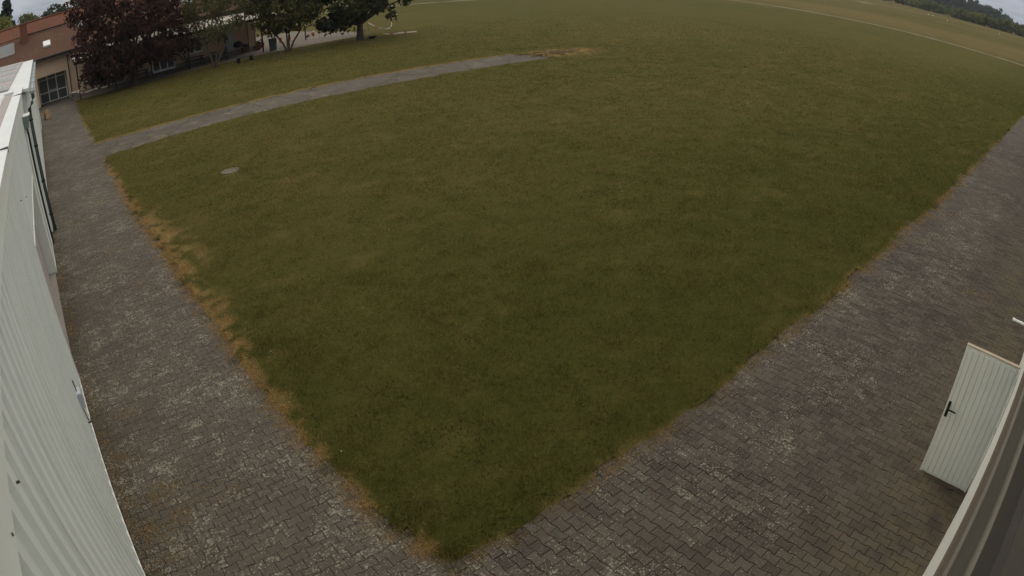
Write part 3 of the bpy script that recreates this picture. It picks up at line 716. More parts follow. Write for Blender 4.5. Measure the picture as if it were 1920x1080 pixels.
# ------------------------------------------------------------------ the building that carries the camera
shop = empty('workshop_building', (0, 0, 0)); tag(shop, 'white walled building with brown and grey eaves bands at the right edge', 'building')
MB().box(-.9, 6.84, YW - .25, YW, .0, 3.50).build('wall', M['doorw'], shop)
MB().box(7.72, 40, YW - .25, YW, .0, 3.50).build('wall', M['doorw'], shop)
MB().box(6.84, 7.72, YW - .25, YW - .002, 2.10, 3.50).build('wall', M['doorw'], shop)
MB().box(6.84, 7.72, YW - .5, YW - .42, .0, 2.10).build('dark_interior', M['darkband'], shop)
MB().box(-.9, 40, YW - .25, YW + .014, 3.502, 3.60).build('trim_board', M['beige'], shop)
MB().box(-.9, 40, YW - .25, YW + .006, 3.602, 4.22).build('trim_board', M['beige'], shop)
MB().box(-.9, 40, YW - .25, YW + .014, 4.222, 4.245).build('drip_strip', M['lip'], shop)
MB().box(-.9, 40, YW - .25, YW, 4.247, 4.92).build('fascia_board', M['greyband'], shop)
MB().box(-.9, 40, YW - .25, YW + .012, 4.922, 4.965).build('drip_strip', M['lip'], shop)
MB().box(-.9, 40, YW - .25, YW + .004, 4.967, 5.20).build('eaves_board', M['darkband'], shop)
MB().box(-.9, 40, YW - .25, YW - .012, 5.202, 5.36).build('eaves_board', M['greyband'], shop)
MB().box(-.9, 40, YW - .25, YW - .03, 5.362, 6.2).build('eaves_board', M['darkband'], shop)
# the door, open at a right angle; hinge line at x = 7.65
HX = 7.655; DW, DH = .80, 2.035
leaf = MB().box(HX, HX + .038, YW + .012, YW + .012 + DW, .03, DH).build('door', M['doorw'], shop, bevel=.004)
leaf['label'] = 'white boarded door standing open at a right angle'
npan = 9; pw = (DW - .07) / npan
for k in range(npan):
    y0 = YW + .012 + .03 + k * pw; MB().box(HX - .012, HX - .0005, y0 + .0045, y0 + pw - .0045, .07, DH - .045).build('board', M['doorw'], leaf, bevel=.003)
MB().box(HX - .014, HX - .0005, YW + .014, YW + .042, .031, DH - .002).build('stile', M['doorw'], leaf)
MB().box(HX - .014, HX - .0005, YW + DW - .028, YW + DW + .010, .031, DH - .002).build('stile', M['doorw'], leaf)
MB().box(HX - .016, HX + .042, YW + .010, YW + .014 + DW, DH + .0005, DH + .012).build('top_edge', M['edgeb'], leaf)
hd = MB().box(HX - .026, HX - .0145, YW + DW - .055, YW + DW - .015, .98, 1.22).build('handle_plate', M['black'], leaf, bevel=.004)
MB().tube([(HX - .02, YW + DW - .035, 1.13), (HX - .075, YW + DW - .035, 1.13), (HX - .082, YW + DW - .05, 1.13), (HX - .082, YW + DW - .15, 1.128), (HX - .074, YW + DW - .165, 1.125)], .0105, 10).build('lever', M['black'], hd, smooth=True)
for z_ in (.3, 1.05, 1.8): MB().tube([(HX - .008, YW + .006, z_), (HX - .008, YW + .006, z_ + .10)], .011).build('hinge', M['doorw'], leaf)
MB().tube([(7.7, YW, 2.56), (7.7, YW + .30, 2.565)], .016, 10).tube([(7.7, YW + .30, 2.565), (7.7, YW + .335, 2.566)], .020, 10).tube([(7.7, YW + .20, 2.5635), (7.7, YW + .215, 2.5637)], .019, 10).build('wall_bracket', M['frame'], shop)

# ------------------------------------------------------------------ the long peach house behind the trees
house = empty('long_house', (0, 57.9, 0)); tag(house, 'long peach rendered house with red tiled roof behind the trees', 'building')
house.location = (0, 0, 0)
HY, EY, RY = 57.9, 57.35, 63.2
EZ, RZ = 3.98, 7.28
MB().box(2.2, 19.75, HY, HY + .3, .35, 3.7).build('wall', M['peach'], house)
MB().box(2.2, 19.75, HY - .02, HY + .3, .0, .345).build('plinth', M['plinth'], house)
MB().box(19.45, 19.752, HY + .3, 68.5, .0, 3.9).build('gable_wall', M['peach'], house)
MB().box(-14, 19.4, 68.2, 68.5, .0, 3.9).build('wall', M['peach'], house)
MB().box(-14, -.5, HY, HY + .3, .0, 3.7).build('wall', M['peach'], house)
MB().box(-.5, 2.2, HY, HY + .3, 2.46, 3.7).build('lintel_wall', M['peach'], house)
MB().box(2.2, 2.5, HY + .3, 60.2, .0, 3.7).build('porch_wall', M['peach'], house)
MB().box(-.8, -.5, HY + .3, 60.2, .0, 3.7).build('porch_wall', M['peach'], house)
MB().box(-.5, 2.2, HY + .3, 60.0, 2.50, 2.6).build('porch_ceiling', M['peach'], house)
# gable roof slopes
def slope(x0, x1, ya, za, yb, zb, th, name, mat, par):
    return MB().hexa([(x0, ya, za), (x1, ya, za), (x1, yb, zb), (x0, yb, zb)], [(x0, ya, za + th), (x1, ya, za + th), (x1, yb, zb + th), (x0, yb, zb + th)]).build(name, mat, par)
roof = slope(-14.5, 20.3, EY, EZ, RY, RZ, .10, 'roof', M['tiled'], house)
slope(-14.5, 20.3, RY, RZ, 69.1, EZ, .10, 'back_slope', M['tile'], roof)
def rz_(y): return EZ + (RZ - EZ) * (y - EY) / (RY - EY) + .10
MB().hexa([(-14.5, 61.3, rz_(61.3) + .004), (20.3, 61.3, rz_(61.3) + .004), (20.3, RY, RZ + .104), (-14.5, RY, RZ + .104)],
          [(-14.5, 61.3, rz_(61.3) + .06), (20.3, 61.3, rz_(61.3) + .06), (20.3, RY, RZ + .16), (-14.5, RY, RZ + .16)]).build('upper_courses', M['tile'], roof)
MB().tube([(-14.5, RY, RZ + .15), (20.3, RY, RZ + .15)], .13, 8).build('ridge', M['tile'], roof)
MB().tube([(-1.0, 61.15, rz_(61.15) + .14), (20.2, 61.15, rz_(61.15) + .14)], .05, 6).build('snow_rail', M['darksteel'], roof)
MB().tube([(-14.5, EY - .08, EZ + .02), (20.3, EY - .08, EZ + .02)], .085, 8).build('eaves_gutter', M['darksteel'], roof)
MB().box(-14.5, 20.3, EY + .02, HY, EZ - .26, EZ - .03).build('soffit', M['beige'], house)
ch = MB().box(-1.55, -.85, 60.2, 60.9, 5.3, 7.35).build('chimney', M['terra'], roof)
MB().box(-1.62, -.78, 60.13, 60.97, 7.351, 7.45).build('cap', M['terra'], ch)
def skylight(x0, x1, y0, y1, open_=False, mat='skyglass'):
    a, c = rz_(y0) + .01, rz_(y1) + .01
    s_ = MB().hexa([(x0, y0, a), (x1, y0, a), (x1, y1, c), (x0, y1, c)], [(x0, y0, a + .12), (x1, y0, a + .12), (x1, y1, c + .12), (x0, y1, c + .12)]).build('skylight', M['plinth'], roof)
    e = .07
    MB().hexa([(x0 + e, y0 + e, a + .122), (x1 - e, y0 + e, a + .122), (x1 - e, y1 - e, c + .10), (x0 + e, y1 - e, c + .10)],
              [(x0 + e, y0 + e, a + .15), (x1 - e, y0 + e, a + .15), (x1 - e, y1 - e, c + .15), (x0 + e, y1 - e, c + .15)]).build('pane', M[mat], s_)
skylight(.42, 1.20, 58.55, 59.35, mat='frame')
skylight(3.9, 5.35, 60.0, 61.0)
skylight(-3.9, -2.2, 59.0, 60.6)
skylight(9.2, 10.2, 59.5, 60.6); skylight(13.6, 14.6, 59.5, 60.6)
# entrance glazing
ent = MB().box(-.48, 2.16, 60.02, 60.06, .02, 2.46).build('entrance', M['entglass'], house)
for x0 in (-.48, .36, 1.20, 2.08): MB().box(x0, x0 + .09, 59.95, 60.015, .02, 2.46).build('upright', M['frame'], ent)
for z0 in (.02, .86, 2.0, 2.37):
    for x0, x1 in ((-.39, .36), (.45, 1.20), (1.29, 2.08)): MB().box(x0 + .002, x1 - .002, 59.96, 60.012, z0, z0 + .085).build('rail', M['frame'], ent)
MB().box(.45, 1.2, 59.93, 59.958, 1.02, 1.06).build('push_bar', M['frame'], ent)
# windows
def window(x0, x1, z0, z1, panes=2, y=HY):
    w = MB().box(x0, x1, y - .012, y - .004, z0, z1).build('window', M['glass'], house)
    fw = .075
    MB().box(x0 - .02, x1 + .02, y - .05, y - .003, z0 - fw, z0).build('frame', M['frame'], w); MB().box(x0 - .02, x1 + .02, y - .05, y - .003, z1, z1 + fw).build('frame', M['frame'], w)
    for k in range(panes + 1):
        xx = x0 + (x1 - x0) * k / panes; MB().box(xx - .05, xx + .05, y - .052, y - .013, z0 + .001, z1 - .001).build('mullion', M['frame'], w)
    MB().box(x0 - .08, x1 + .08, y - .14, y - .051, z0 - .12, z0 - .06).build('sill', M['frame'], w)
window(3.9, 5.75, 1.08, 2.35, 2); window(7.0, 8.2, 1.08, 2.35, 2); window(9.95, 11.95, .20, 2.3, 3); window(13.2, 14.6, 1.05, 2.3, 2)
sh = MB().box(16.75, 17.6, HY - .05, HY - .003, .45, 2.45).build('shutter', M['box'], house)
for k in range(12): MB().box(16.8, 17.55, HY - .065, HY - .0505, .52 + k * .16, .62 + k * .16).build('slat', M['box'], sh)
MB().tube([(18.95, HY - .10, 3.75), (18.95, HY - .10, .05)], .055, 8).build('downpipe', M['pipe'], house)
MB().tube([(2.45, HY - .10, 3.75), (2.45, HY - .10, .05)], .05, 8).build('downpipe', M['pipe'], house)
MB().tube([(19.6, HY - .10, 3.1), (19.6, HY - .10, .3)], .04, 8).build('corner_post', M['terra'], house)
# canopy of pale sheets on dark posts
can = empty('canopy', (0, 0, 0)); tag(can, 'pale sheeted canopy on thin dark posts along the peach house', 'canopy')
CY0, CY1, CZ0, CZ1 = 54.15, 57.2, 3.02, 3.62
x = 2.75; k = 0
while x < 20.0:
    x1 = x + .98
    s_ = slope(x, x1, CY0, CZ0 + (k % 2) * .006, CY1, CZ1 + (k % 2) * .006, .03, 'canopy_sheet', M['pale'], can); x = x1 + .012; k += 1
MB().box(2.75, 20.1, CY0 + .05, CY0 + .15, CZ0 - .20, CZ0 - .006).build('front_beam', M['darksteel'], can)
MB().box(2.75, 20.1, CY1 - .12, CY1 - .02, CZ1 - .20, CZ1 - .03).build('wall_beam', M['darksteel'], can)
MB().tube([(2.75, CY0 - .06, CZ0 - .02), (20.1, CY0 - .06, CZ0 - .02)], .06, 8).build('canopy_gutter', M['darksteel'], can)
for xp in (2.95, 6.05, 9.21, 12.46, 15.75, 19.05): MB().box(xp - .055, xp + .055, CY0 + .045, CY0 + .155, .02, CZ0 - .201).build('post', M['darksteel'], can)
for xp in (4.5, 7.6, 10.8, 14.1, 17.4): MB().hexa([(xp, CY0 + .16, CZ0 - .16), (xp + .07, CY0 + .16, CZ0 - .16), (xp + .07, CY1 - .13, CZ1 - .16), (xp, CY1 - .13, CZ1 - .16)], [(xp, CY0 + .16, CZ0 - .02), (xp + .07, CY0 + .16, CZ0 - .02), (xp + .07, CY1 - .13, CZ1 - .02), (xp, CY1 - .13, CZ1 - .02)]).build('rafter', M['darksteel'], can)

# ------------------------------------------------------------------ trees
def leaf_cloud(name, C, R, per, size, mat, parent, flat=.0):
    """leaf quads around clump centres C with radius R"""
    m = len(C); n = m * per
    ci = np.repeat(np.arange(m), per); p = rng.normal(0, 1, (n, 3)); p /= np.linalg.norm(p, axis=1, keepdims=True) + 1e-9
    p *= (rng.uniform(.15, 1, n) ** .5)[:, None]; p[:, 2] *= .75
    pos = C[ci] + p * R[ci][:, None]
    u = rng.normal(0, 1, (n, 3)); u /= np.linalg.norm(u, axis=1, keepdims=True); w = rng.normal(0, 1, (n, 3)); w -= (w * u).sum(1, keepdims=True) * u; w /= np.linalg.norm(w, axis=1, keepdims=True)
    s = size * rng.uniform(.55, 1.35, n)[:, None]
    V = np.stack([pos - u * s, pos + w * s * .55, pos + u * s, pos - w * s * .55], 1).reshape(-1, 3)
    F = np.arange(4 * n).reshape(n, 4)
    return np_mesh(name, V, F, mat, parent, {'rnd': np.repeat(rng.uniform(0, 1, n), 4)})
def clumps(n, c, r, shell=.55, zmin=None):
    p = rng.normal(0, 1, (n, 3)); p /= np.linalg.norm(p, axis=1, keepdims=True); p *= (shell + (1 - shell) * rng.uniform(0, 1, n))[:, None] ** .8
    q = np.array(c) + p * np.array(r)
    q += rng.normal(0, .12, q.shape) * np.array(r)
    if zmin is not None: q = q[q[:, 2] > zmin]
    return q
def tree(name, label, cat, loc, stems, blobs, per, leaf, mat, barkm, group=None, clump_r=(.45, .85), trunk_r=.2, fork=1.2, limbs=9):
    t = empty(name, loc); tag(t, label, cat, group)
    C = np.concatenate([clumps(n, c, r, zmin=zm) for n, c, r, zm in blobs]); R = rng.uniform(*clump_r, len(C))
    b = MB()
    for (dx, dy, lean_x, lean_y) in stems:
        f = Vector((dx + lean_x, dy + lean_y, fork)); mid = Vector((dx + lean_x * .35, dy + lean_y * .35, fork * .5))
        b.tube([(dx, dy, -.05), (dx, dy, .08), tuple(mid), tuple(f)], [trunk_r * 1.5, trunk_r * 1.1, trunk_r * .9, trunk_r * .8], 10)
        idx = rng.choice(len(C), min(limbs, len(C)), replace=False)
        for i in idx:
            e = Vector(C[i]); k = f.lerp(e, .5) + Vector(rng.normal(0, .18, 3)) + Vector((0, 0, .15))
            b.tube([tuple(f), tuple(f.lerp(k, .5)), tuple(k), tuple(e)], [trunk_r * .55, trunk_r * .42, trunk_r * .3, trunk_r * .10], 6)
    b.build('trunk', barkm, t, smooth=True)
    leaf_cloud('crown', C, R, per, leaf, mat, t)
    return t
tree('copper_tree', 'big dark copper leaved tree before the peach house', 'tree', (7.5, 52.9, .02), [(0, 0, 0, 0)],
     [(150, (0, .2, 4.7), (4.9, 3.6, 3.9), .9), (70, (-.4, 0, 6.8), (4.3, 3.4, 3.4), 3), (44, (-1.9, -.3, 2.1), (2.6, 2.2, 1.1), .75), (34, (2.6, -.2, 2.5), (2.4, 2.0, 1.0), 1.2)],
     60, .17, M['red_leaf'], M['barkd'], None, (.5, .95), .26, 1.6, 14)
tree('thin_tree', 'airy olive green many-stemmed tree between dark canopy posts', 'tree', (13.75, 51.0, .02),
     [(0, 0, -.9, 0), (.12, .1, .5, .2), (-.1, .05, -.3, .3), (.15, -.1, 1.1, -.1)],
     [(95, (.6, .3, 4.7), (3.1, 2.4, 2.6), 2.1), (48, (.8, .2, 6.3), (2.9, 2.3, 2.0), 3)], 70, .11, M['olive_leaf'], M['bark'], None, (.45, .85), .075, 1.9, 8)
tree('bushy_tree', 'mid green bushy tree with splayed stems at the forecourt edge', 'tree', (20.1, 51.1, .02),
     [(-.15, 0, -.75, .1), (.1, .1, .25, .3), (.2, 0, .95, 0), (-.05, -.1, -.1, -.2)],
     [(130, (.2, .1, 3.8), (3.3, 2.7, 2.2), 1.5), (60, (.1, .2, 5.4), (3.0, 2.5, 2.0), 3)], 80, .135, M['green_leaf'], M['bark'], None, (.45, .85), .085, 1.5, 9)
tree('dark_tree', 'dark broad leaved tree with stout trunk alone on the lawn', 'tree', (26.15, 50.0, .02), [(0, 0, .05, 0)],
     [(105, (.4, .1, 4.1), (4.3, 3.6, 2.7), 1.15), (50, (.3, .2, 6.2), (3.7, 3.2, 2.2), 3.5), (14, (-2.5, -.4, 1.75), (1.3, 1.1, .5), .95)], 34, .24, M['dark_leaf'], M['barkd'], None, (.45, .8), .30, 1.35, 16)

# trees behind the house
def bg_tree(name, label, loc, h, w, mat, per=40, leaf=.32, nc=38, group=None, low=.1):
    t = empty(name, loc); tag(t, label, 'tree', group)
    b = MB(); b.tube([(0, 0, -.05), (0, 0, h * .3), (0, 0, h * .7)], [h * .025, h * .02, h * .008], 7); b.build('trunk', M['barkd'], t)
    C = clumps(nc, (0, 0, h * (.5 + low / 2)), (w / 2, w / 2, h * (.5 - low / 2)), .45); leaf_cloud('crown', C, rng.uniform(w * .10, w * .19, len(C)), per, leaf, mat, t)
def conifer(label, loc, h, w):
    t = empty('conifer', loc); tag(t, label, 'tree'); MB().tube([(0, 0, -.05), (0, 0, h)], [h * .02, .03], 7).build('trunk', M['barkd'], t)
    zs = np.linspace(.12, .98, 26); C = []
    for z in zs:
        k = max(2, int(9 * (1.05 - z))); a = rng.uniform(0, 2 * PI, k); r = w / 2 * (1.03 - z) * rng.uniform(.5, 1.05, k); C += [(r_ * math.cos(a_), r_ * math.sin(a_), z * h - .12 * r_) for r_, a_ in zip(r, a)]
    C = np.array(C); leaf_cloud('crown', C, np.full(len(C), w * .085) * rng.uniform(.6, 1.3, len(C)), 70, .24, M['conifer'], t)
conifer('dark pointed conifer behind the left end of the red roof', (-4.0, 92, 0), 12.0, 6.2)
bg_tree('leafy_tree', 'bright green leafy tree at the far left beyond the white hall', (-6.0, 84, 0), 9.9, 6.6, M['far_leaf2'], 90, .26, 80)
bg_tree('leafy_tree', 'green tree beside the chimney of the red roof', (-.9, 90, 0), 8.9, 6.2, M['far_leaf'], 90, .26, 80)
bg_tree('leafy_tree', 'darker tree rising over the middle of the red ridge', (2.9, 96, 0), 9.3, 6.2, M['wood_leaf'], 90, .26, 80)
bg_tree('leafy_tree', 'small tree top just over the ridge beside the copper tree', (5.2, 98, 0), 8.8, 4.0, M['wood_leaf'], 80, .26, 60)
bg_tree('leafy_tree', 'tall tree behind the roof partly hidden by the copper tree', (7.4, 95, 0), 10.6, 5.4, M['wood_leaf'], 90, .26, 80)

# far hedge along the airfield and the wood behind it
def polar(az, d): a = math.radians(az); return (d * math.sin(a), d * math.cos(a), 0)
az = 62.0; k = 0
while az < 97:
    d = 470 - 118 * float(sstep(70, 82, az)) + random.uniform(-7, 7)
    mat = M['far_leaf2'] if (k * 7) % 5 == 1 else M['far_leaf']
    h = random.uniform(5.2, 7.6); w = random.uniform(9, 14.0)
    o = empty('hedge_tree', polar(az, d)); tag(o, 'low bushy tree in the far hedge along the airfield', 'tree', 'far hedge along the airfield')
    if mat is M['far_leaf2']: o['label'] = 'yellowish bushy tree in the far airfield hedge'; o['group'] = 'yellowish trees of the far hedge'
    C = clumps(44, (0, 0, h * .46), (w * .52, w * .52, h * .46), .5); leaf_cloud('crown', C, rng.uniform(1.2, 1.9, len(C)), 40, .62, mat, o)
    MB().tube([(0, 0, -.1), (0, 0, h * .6)], [.3, .15], 6).build('trunk', M['barkd'], o)
    az += random.uniform(.85, 1.35) * (420 / d) * .95; k += 1
az = 64.0
while az < 83.2:
    d = 620 + random.uniform(-30, 40)
    env = float(np.interp(az, [64, 74, 78.5, 79.8, 81.9, 82.8, 83.3], [20, 20, 19.5, 17.5, 12.5, 8.0, 6.5]))
    h = env * random.uniform(.86, 1.06); w = random.uniform(12, 18)
    o = empty('wood_tree', polar(az, d)); tag(o, 'tall dark tree of the wood behind the far hedge', 'tree', 'wood behind the far hedge')
    C = clumps(50, (0, 0, h * .52), (w * .5, w * .5, h * .46), .5); leaf_cloud('crown', C, rng.uniform(1.8, 3.0, len(C)), 40, 1.0, M['wood_leaf'], o)
    MB().tube([(0, 0, -.1), (0, 0, h * .6)], [.4, .2], 6).build('trunk', M['barkd'], o)
    az += random.uniform(.55, .8)

# ------------------------------------------------------------------ small things
# tan A-frame stand by the wing
t = empty('stand', (-.10, 48.3, .04), .5); tag(t, 'small tan folding stand with dark feet by the far wing', 'stand'); t.scale = (.75, .75, .8)
for s in (-1, 1):
    MB().hexa([(-.26, s * .24 - .015, .06), (.26, s * .24 - .015, .06), (.26, s * .24 + .015, .06), (-.26, s * .24 + .015, .06)], [(-.22, s * .03 - .015, .85), (.22, s * .03 - .015, .85), (.22, s * .03 + .015, .85), (-.22, s * .03 + .015, .85)]).build('board', M['tan'], t)
    for q in (-1, 1): MB().box(q * .22 - .06, q * .22 + .06, s * .24 - .05, s * .24 + .05, 0, .059).build('foot', M['black'], t)
# barrier tape strung on short stakes
def tape(name, label, pts, group=None, stakes=True):
    t = empty(name, (pts[0][0], pts[0][1], 0)); tag(t, label, 'barrier tape', group); o0 = Vector((pts[0][0], pts[0][1], 0))
    sm = [Vector(p) - o0 for p in smooth(pts, 6)]
    for i in range(len(sm) - 1):
        a, c = sm[i], sm[i + 1]; e = c - a; nn = Vector((-e.y, e.x, 0)).normalized() * .008
        MB().hexa([a - nn, c - nn, c + nn, a + nn], [a - nn + Vector((0, 0, .10)), c - nn + Vector((0, 0, .10)), c + nn + Vector((0, 0, .10)), a + nn + Vector((0, 0, .10))]).build('band', M['tapew'] if (i // 2) % 5 != 2 else M['taper'], t)
    if stakes:
        for p in (sm[0], sm[-1]): MB().tube([(p.x, p.y, 0), (p.x, p.y, p.z + .18)], .02, 6).build('stake', M['bark'], t)
tape('barrier_tape', 'pale sagging barrier tape on the lawn beside the dark tree', [(30.3, 56.2, .75), (29.7, 53.2, .42), (30.2, 52.4, .30), (31.2, 53.4, .45), (32.4, 55.4, .7), (35.6, 59.6, 1.0)])
tape('barrier_tape', 'pale tape lying on the lawn right of the dark tree', [(28.3, 49.9, .16), (28.75, 49.0, .14), (29.3, 48.6, .18), (30.0, 48.5, .15), (30.6, 48.3, .14)], None, False)
tape('barrier_tape', 'short pale tape from the dark tree down to the lawn', [(26.7, 50.6, .95), (27.2, 51.0, .6), (27.5, 50.7, .25)], None, False)
tape('barrier_tape', 'red and white tape around the bed before the copper tree', [(2.75, 55.0, .55), (3.4, 54.3, .42), (4.2, 54.0, .5), (5.0, 53.5, .46), (5.7, 53.2, .62)])
tape('barrier_tape', 'red and white tape tied to the canopy corner post', [(2.95, 54.05, .72), (2.7, 54.6, .66), (2.3, 55.3, .62)])
# low bench on the lawn
t = empty('bench', (15.95, 49.9, .06), .25); tag(t, 'low dark garden bench on the lawn before the canopy', 'bench')
for k in range(3): MB().box(-.75, .75, -.22 + k * .15, -.09 + k * .15, .36, .40).build('slat', M['black'], t)
for s in (-.6, .6): MB().box(s - .04, s + .04, -.2, .2, 0, .358).build('leg', M['black'], t)
# flat iron plate lying by the trunk
t = empty('fire_bowl', (26.95, 49.4, .06)); tag(t, 'flat dark fire bowl lying beside the stout trunk', 'bowl')
b = MB(); n = 16; b.add([(r * math.cos(2 * PI * k / n), r * math.sin(2 * PI * k / n), z) for r, z in ((.18, .04), (.40, .16), (.42, .16), (.20, .0)) for k in range(n)], [(j * n + k, j * n + (k + 1) % n, (j + 1) * n + (k + 1) % n, (j + 1) * n + k) for j in range(3) for k in range(n)] + [tuple(range(n))]); b.build('bowl', M['black'], t)
for a in range(3): MB().tube([(.2 * math.cos(a * 2.1), .2 * math.sin(a * 2.1), .04), (.3 * math.cos(a * 2.1), .3 * math.sin(a * 2.1), -.03)], .015, 6).build('leg', M['black'], t)
# litter bin
t = empty('litter_bin', (19.95, 54.2, .02)); tag(t, 'dark teal litter bin beside the canopy end', 'bin')
b = MB().hexa([(-.24, -.22, .04), (.24, -.22, .04), (.24, .22, .04), (-.24, .22, .04)], [(-.28, -.26, .95), (.28, -.26, .95), (.28, .26, .95), (-.28, .26, .95)]).build('body', M['bin'], t)
MB().hexa([(-.30, -.28, .952), (.30, -.28, .952), (.30, .28, .952), (-.30, .28, .952)], [(-.26, -.22, 1.06), (.26, -.22, 1.06), (.26, .22, 1.06), (-.26, .22, 1.06)]).build('lid', M['bin'], t)
for s in (-1, 1): MB().tube([(s * .2 - .03, .27, .08), (s * .2 + .03, .27, .08)], .08, 10).build('wheel', M['black'], t)
# hooded barbecue under the canopy end
t = empty('barbecue', (17.6, 56.6, .02), .2); tag(t, 'black kettle barbecue under the end of the canopy', 'barbecue')
b = MB(); n = 16; ring = [(.05, .62), (.30, .70), (.38, .86), (.38, .88), (.33, 1.06), (.18, 1.18), (.03, 1.21)]
b.add([(1.25 * r * math.cos(2 * PI * k / n), r * math.sin(2 * PI * k / n), z) for r, z in ring for k in range(n)], [(j * n + k, j * n + (k + 1) % n, (j + 1) * n + (k + 1) % n, (j + 1) * n + k) for j in range(len(ring) - 1) for k in range(n)] + [tuple(reversed(range(n))), tuple(range((len(ring) - 1) * n, len(ring) * n))]); b.build('kettle', M['black'], t, smooth=True)
for a in range(3): MB().tube([(.22 * math.cos(a * 2.1), .22 * math.sin(a * 2.1), .68), (.36 * math.cos(a * 2.1), .36 * math.sin(a * 2.1), 0)], .016, 6).build('leg', M['darksteel'], t)
# garden table and benches below the canopy (dark shapes behind the stems)
def bench_set(x, label):
    t = empty('picnic_table', (x, 56.2, .02)); tag(t, label, 'table')
    for k in range(4): MB().box(-.9, .9, -.34 + k * .175, -.18 + k * .175, .70, .74).build('board', M['barkd'], t)
    for s in (-1, 1):
        for k in range(2): MB().box(-.9, .9, s * .68 - .14 + k * .145, s * .68 - .005 + k * .145, .42, .46).build('seat_board', M['barkd'], t)
    for q in (-.65, .65):
        MB().hexa([(q - .04, -.72, 0), (q + .04, -.72, 0), (q + .04, -.62, 0), (q - .04, -.62, 0)], [(q - .04, -.28, .698), (q + .04, -.28, .698), (q + .04, -.18, .698), (q - .04, -.18, .698)]).build('leg', M['barkd'], t)
        MB().hexa([(q - .04, .62, 0), (q + .04, .62, 0), (q + .04, .72, 0), (q - .04, .72, 0)], [(q - .04, .18, .698), (q + .04, .18, .698), (q + .04, .28, .698), (q - .04, .28, .698)]).build('leg', M['barkd'], t)
bench_set(13.4, 'dark wooden picnic table under the canopy behind the thin tree'); bench_set(15.6, 'dark wooden picnic table nearest the grey shutter'); bench_set(8.4, 'dark wooden picnic table behind the copper tree')
# planters with shrubs
def planter(x, y, label, col, s=1.0):
    t = empty('planter', (x, y, .02)); tag(t, label, 'planter')
    MB().hexa([(-.22 * s, -.22 * s, 0), (.22 * s, -.22 * s, 0), (.22 * s, .22 * s, 0), (-.22 * s, .22 * s, 0)], [(-.3 * s, -.3 * s, .45 * s), (.3 * s, -.3 * s, .45 * s), (.3 * s, .3 * s, .45 * s), (-.3 * s, .3 * s, .45 * s)]).build('pot', M['terra'], t)
    C = clumps(7, (0, 0, .62 * s), (.28 * s, .28 * s, .2 * s)); leaf_cloud('foliage', C, np.full(len(C), .14 * s), 40, .06, M[col], t)
planter(18.4, 57.3, 'terracotta planter left of the wall downpipe', 'red_leaf'); planter(19.55, 57.2, 'terracotta planter at the house corner', 'green_leaf'); planter(20.4, 58.6, 'terracotta planter standing past the house corner', 'red_leaf', .9)
# young plants in a row at the forecourt edge
for i in range(9):
    xx = 24.6 + i * .42; yy = 57.4 - i * .36
    t = empty('young_plant', (xx, yy, .02)); tag(t, 'small dark young plant in the row at the forecourt edge', 'plant', 'row of young plants at the forecourt edge')
    MB().tube([(0, 0, 0), (.03, .02, .3 + .1 * (i % 3))], .012, 5).build('stem', M['bark'], t)
    C = clumps(4, (0, 0, .32 + .1 * (i % 3)), (.14, .14, .16)); leaf_cloud('foliage', C, np.full(len(C), .10), 16, .06, M['dark_leaf'], t)
# orange and white traffic cone, bollard
t = empty('traffic_cone', (26.9, 61.2, .02)); tag(t, 'orange traffic cone on the far side of the forecourt', 'cone')
MB().box(-.2, .2, -.2, .2, 0, .04).build('base', M['orange'], t); n = 12
for z0, z1, m_ in ((.04, .3, 'orange'), (.302, .45, 'tapew'), (.452, .72, 'orange')):
    r0, r1 = .16 * (1 - z0 / .8), .16 * (1 - z1 / .8); MB().hexa([(r0 * math.cos(2 * PI * k / n), r0 * math.sin(2 * PI * k / n), z0) for k in range(n)], [(r1 * math.cos(2 * PI * k / n), r1 * math.sin(2 * PI * k / n), z1) for k in range(n)]).build('ring', M[m_], t)
t = empty('bollard', (24.6, 57.9, .02)); tag(t, 'dark steel bollard right of the bushy tree stems', 'bollard')
MB().tube([(0, 0, 0), (0, 0, 1.0), (0, 0, 1.04)], [.06, .06, .03], 10).build('post', M['darksteel'], t); MB().box(-.12, .12, -.12, .12, 0, .02).build('foot', M['darksteel'], t)
# red children's chairs
for i, (xx, yy) in enumerate(((21.3, 55.4), (22.5, 56.2))):
    t = empty('garden_chair', (xx, yy, .02), .6 + i); tag(t, ('red garden chair nearer the litter bin', 'red garden chair behind the bushy tree stems')[i], 'chair')
    MB().box(-.2, .2, -.2, .2, .40, .43).build('seat', M['orange'], t); MB().box(-.2, .2, .17, .2, .431, .85).build('backrest', M['orange'], t)
    for a in (-.18, .18):
        for c in (-.18, .18): MB().tube([(a, c, 0), (a, c, .399)], .014, 6).build('leg', M['frame'], t)
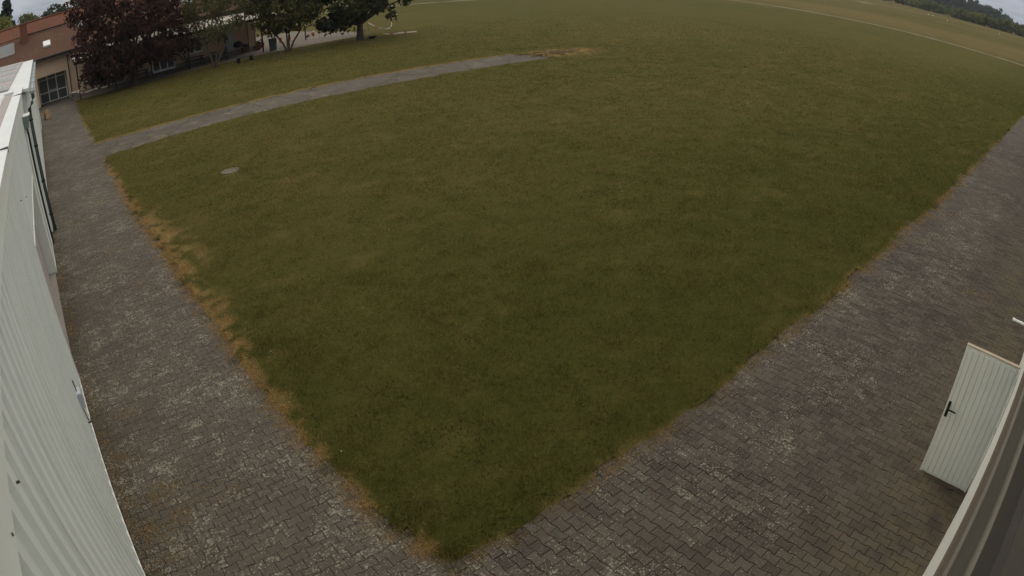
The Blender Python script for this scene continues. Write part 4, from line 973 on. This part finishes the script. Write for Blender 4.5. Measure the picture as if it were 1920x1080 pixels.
# branches and dug earth where the asphalt path ends
t = empty('branch_heap', (28.6, 29.6, .06)); tag(t, 'flat heap of dead branches and clods at the path end', 'branches')
for i in range(60):
    a = rng.uniform(0, 2 * PI); px, py = rng.normal(0, 1.15), rng.normal(0, .42); py += px * -.02; l = rng.uniform(.2, .55); dx, dy = math.cos(a) * l, math.sin(a) * l * .6
    MB().tube([(px, py, .03 + rng.uniform(0, .04)), (px + dx * .5, py + dy * .5 + rng.normal(0, .04), .06 + rng.uniform(0, .06)), (px + dx, py + dy, .04 + rng.uniform(0, .05))], [.022, .028, .010], 5).build('branch', M['branch'], t)
# small leaning downlight post, plus daisies and fallen petals on the turf (uncountable specks)
def specks():
    n = 46; x = rng.uniform(2.3, 20, n); y = rng.uniform(4.4, 24, n); k = lawn_in(x, y) > .2; x, y = x[k], y[k]; n = len(x)
    z = turf_h(x, y) + .055; V = []; F = []
    for i in range(n):
        r = rng.uniform(.004, .010) * (1 + math.hypot(x[i], y[i]) / 30); b0 = len(V); a0 = rng.uniform(0, 6)
        V += [(x[i] + r * math.cos(a0 + k_ * PI / 3), y[i] + r * math.sin(a0 + k_ * PI / 3), z[i] + .003 * (k_ % 2)) for k_ in range(6)]; F.append(tuple(range(b0, b0 + 6)))
    me = bpy.data.meshes.new('daisies'); me.from_pydata(V, [], F); me.materials.append(M['petal']); o = link_mesh('daisies', me)
    tag(o, 'tiny pale daisies scattered over the lawn', 'flowers', None, 'stuff')
specks()
# white markers far out on the airfield
for i, (az_, d_) in enumerate(((75.6, 300), (76.0, 297), (77.3, 262), (82.0, 268))):
    t = empty('field_marker', polar(az_, d_)); tag(t, 'tiny white boundary marker far out on the airfield', 'marker', 'boundary markers on the airfield')
    MB().hexa([(-.3, -.15, 0), (.3, -.15, 0), (.3, .15, 0), (-.3, .15, 0)], [(-.25, -.04, .22), (.25, -.04, .22), (.25, .04, .22), (-.25, .04, .22)]).build('roof_shape', M['frame'], t)


# thin summer haze over the whole place
hz = MB().box(-900, 900, -900, 900, -1.0, 28.0).build('haze', None); hz['kind'] = 'stuff'
hm = bpy.data.materials.new('haze_air'); hm.use_nodes = True; t_ = hm.node_tree; t_.nodes.clear()
ho = t_.nodes.new('ShaderNodeOutputMaterial'); hv = t_.nodes.new('ShaderNodeVolumePrincipled')
hv.inputs['Color'].default_value = (.86, .91, 1, 1); hv.inputs['Density'].default_value = .00015; hv.inputs['Anisotropy'].default_value = .1
t_.links.new(hv.outputs[0], ho.inputs['Volume']); hz.data.materials.append(hm)
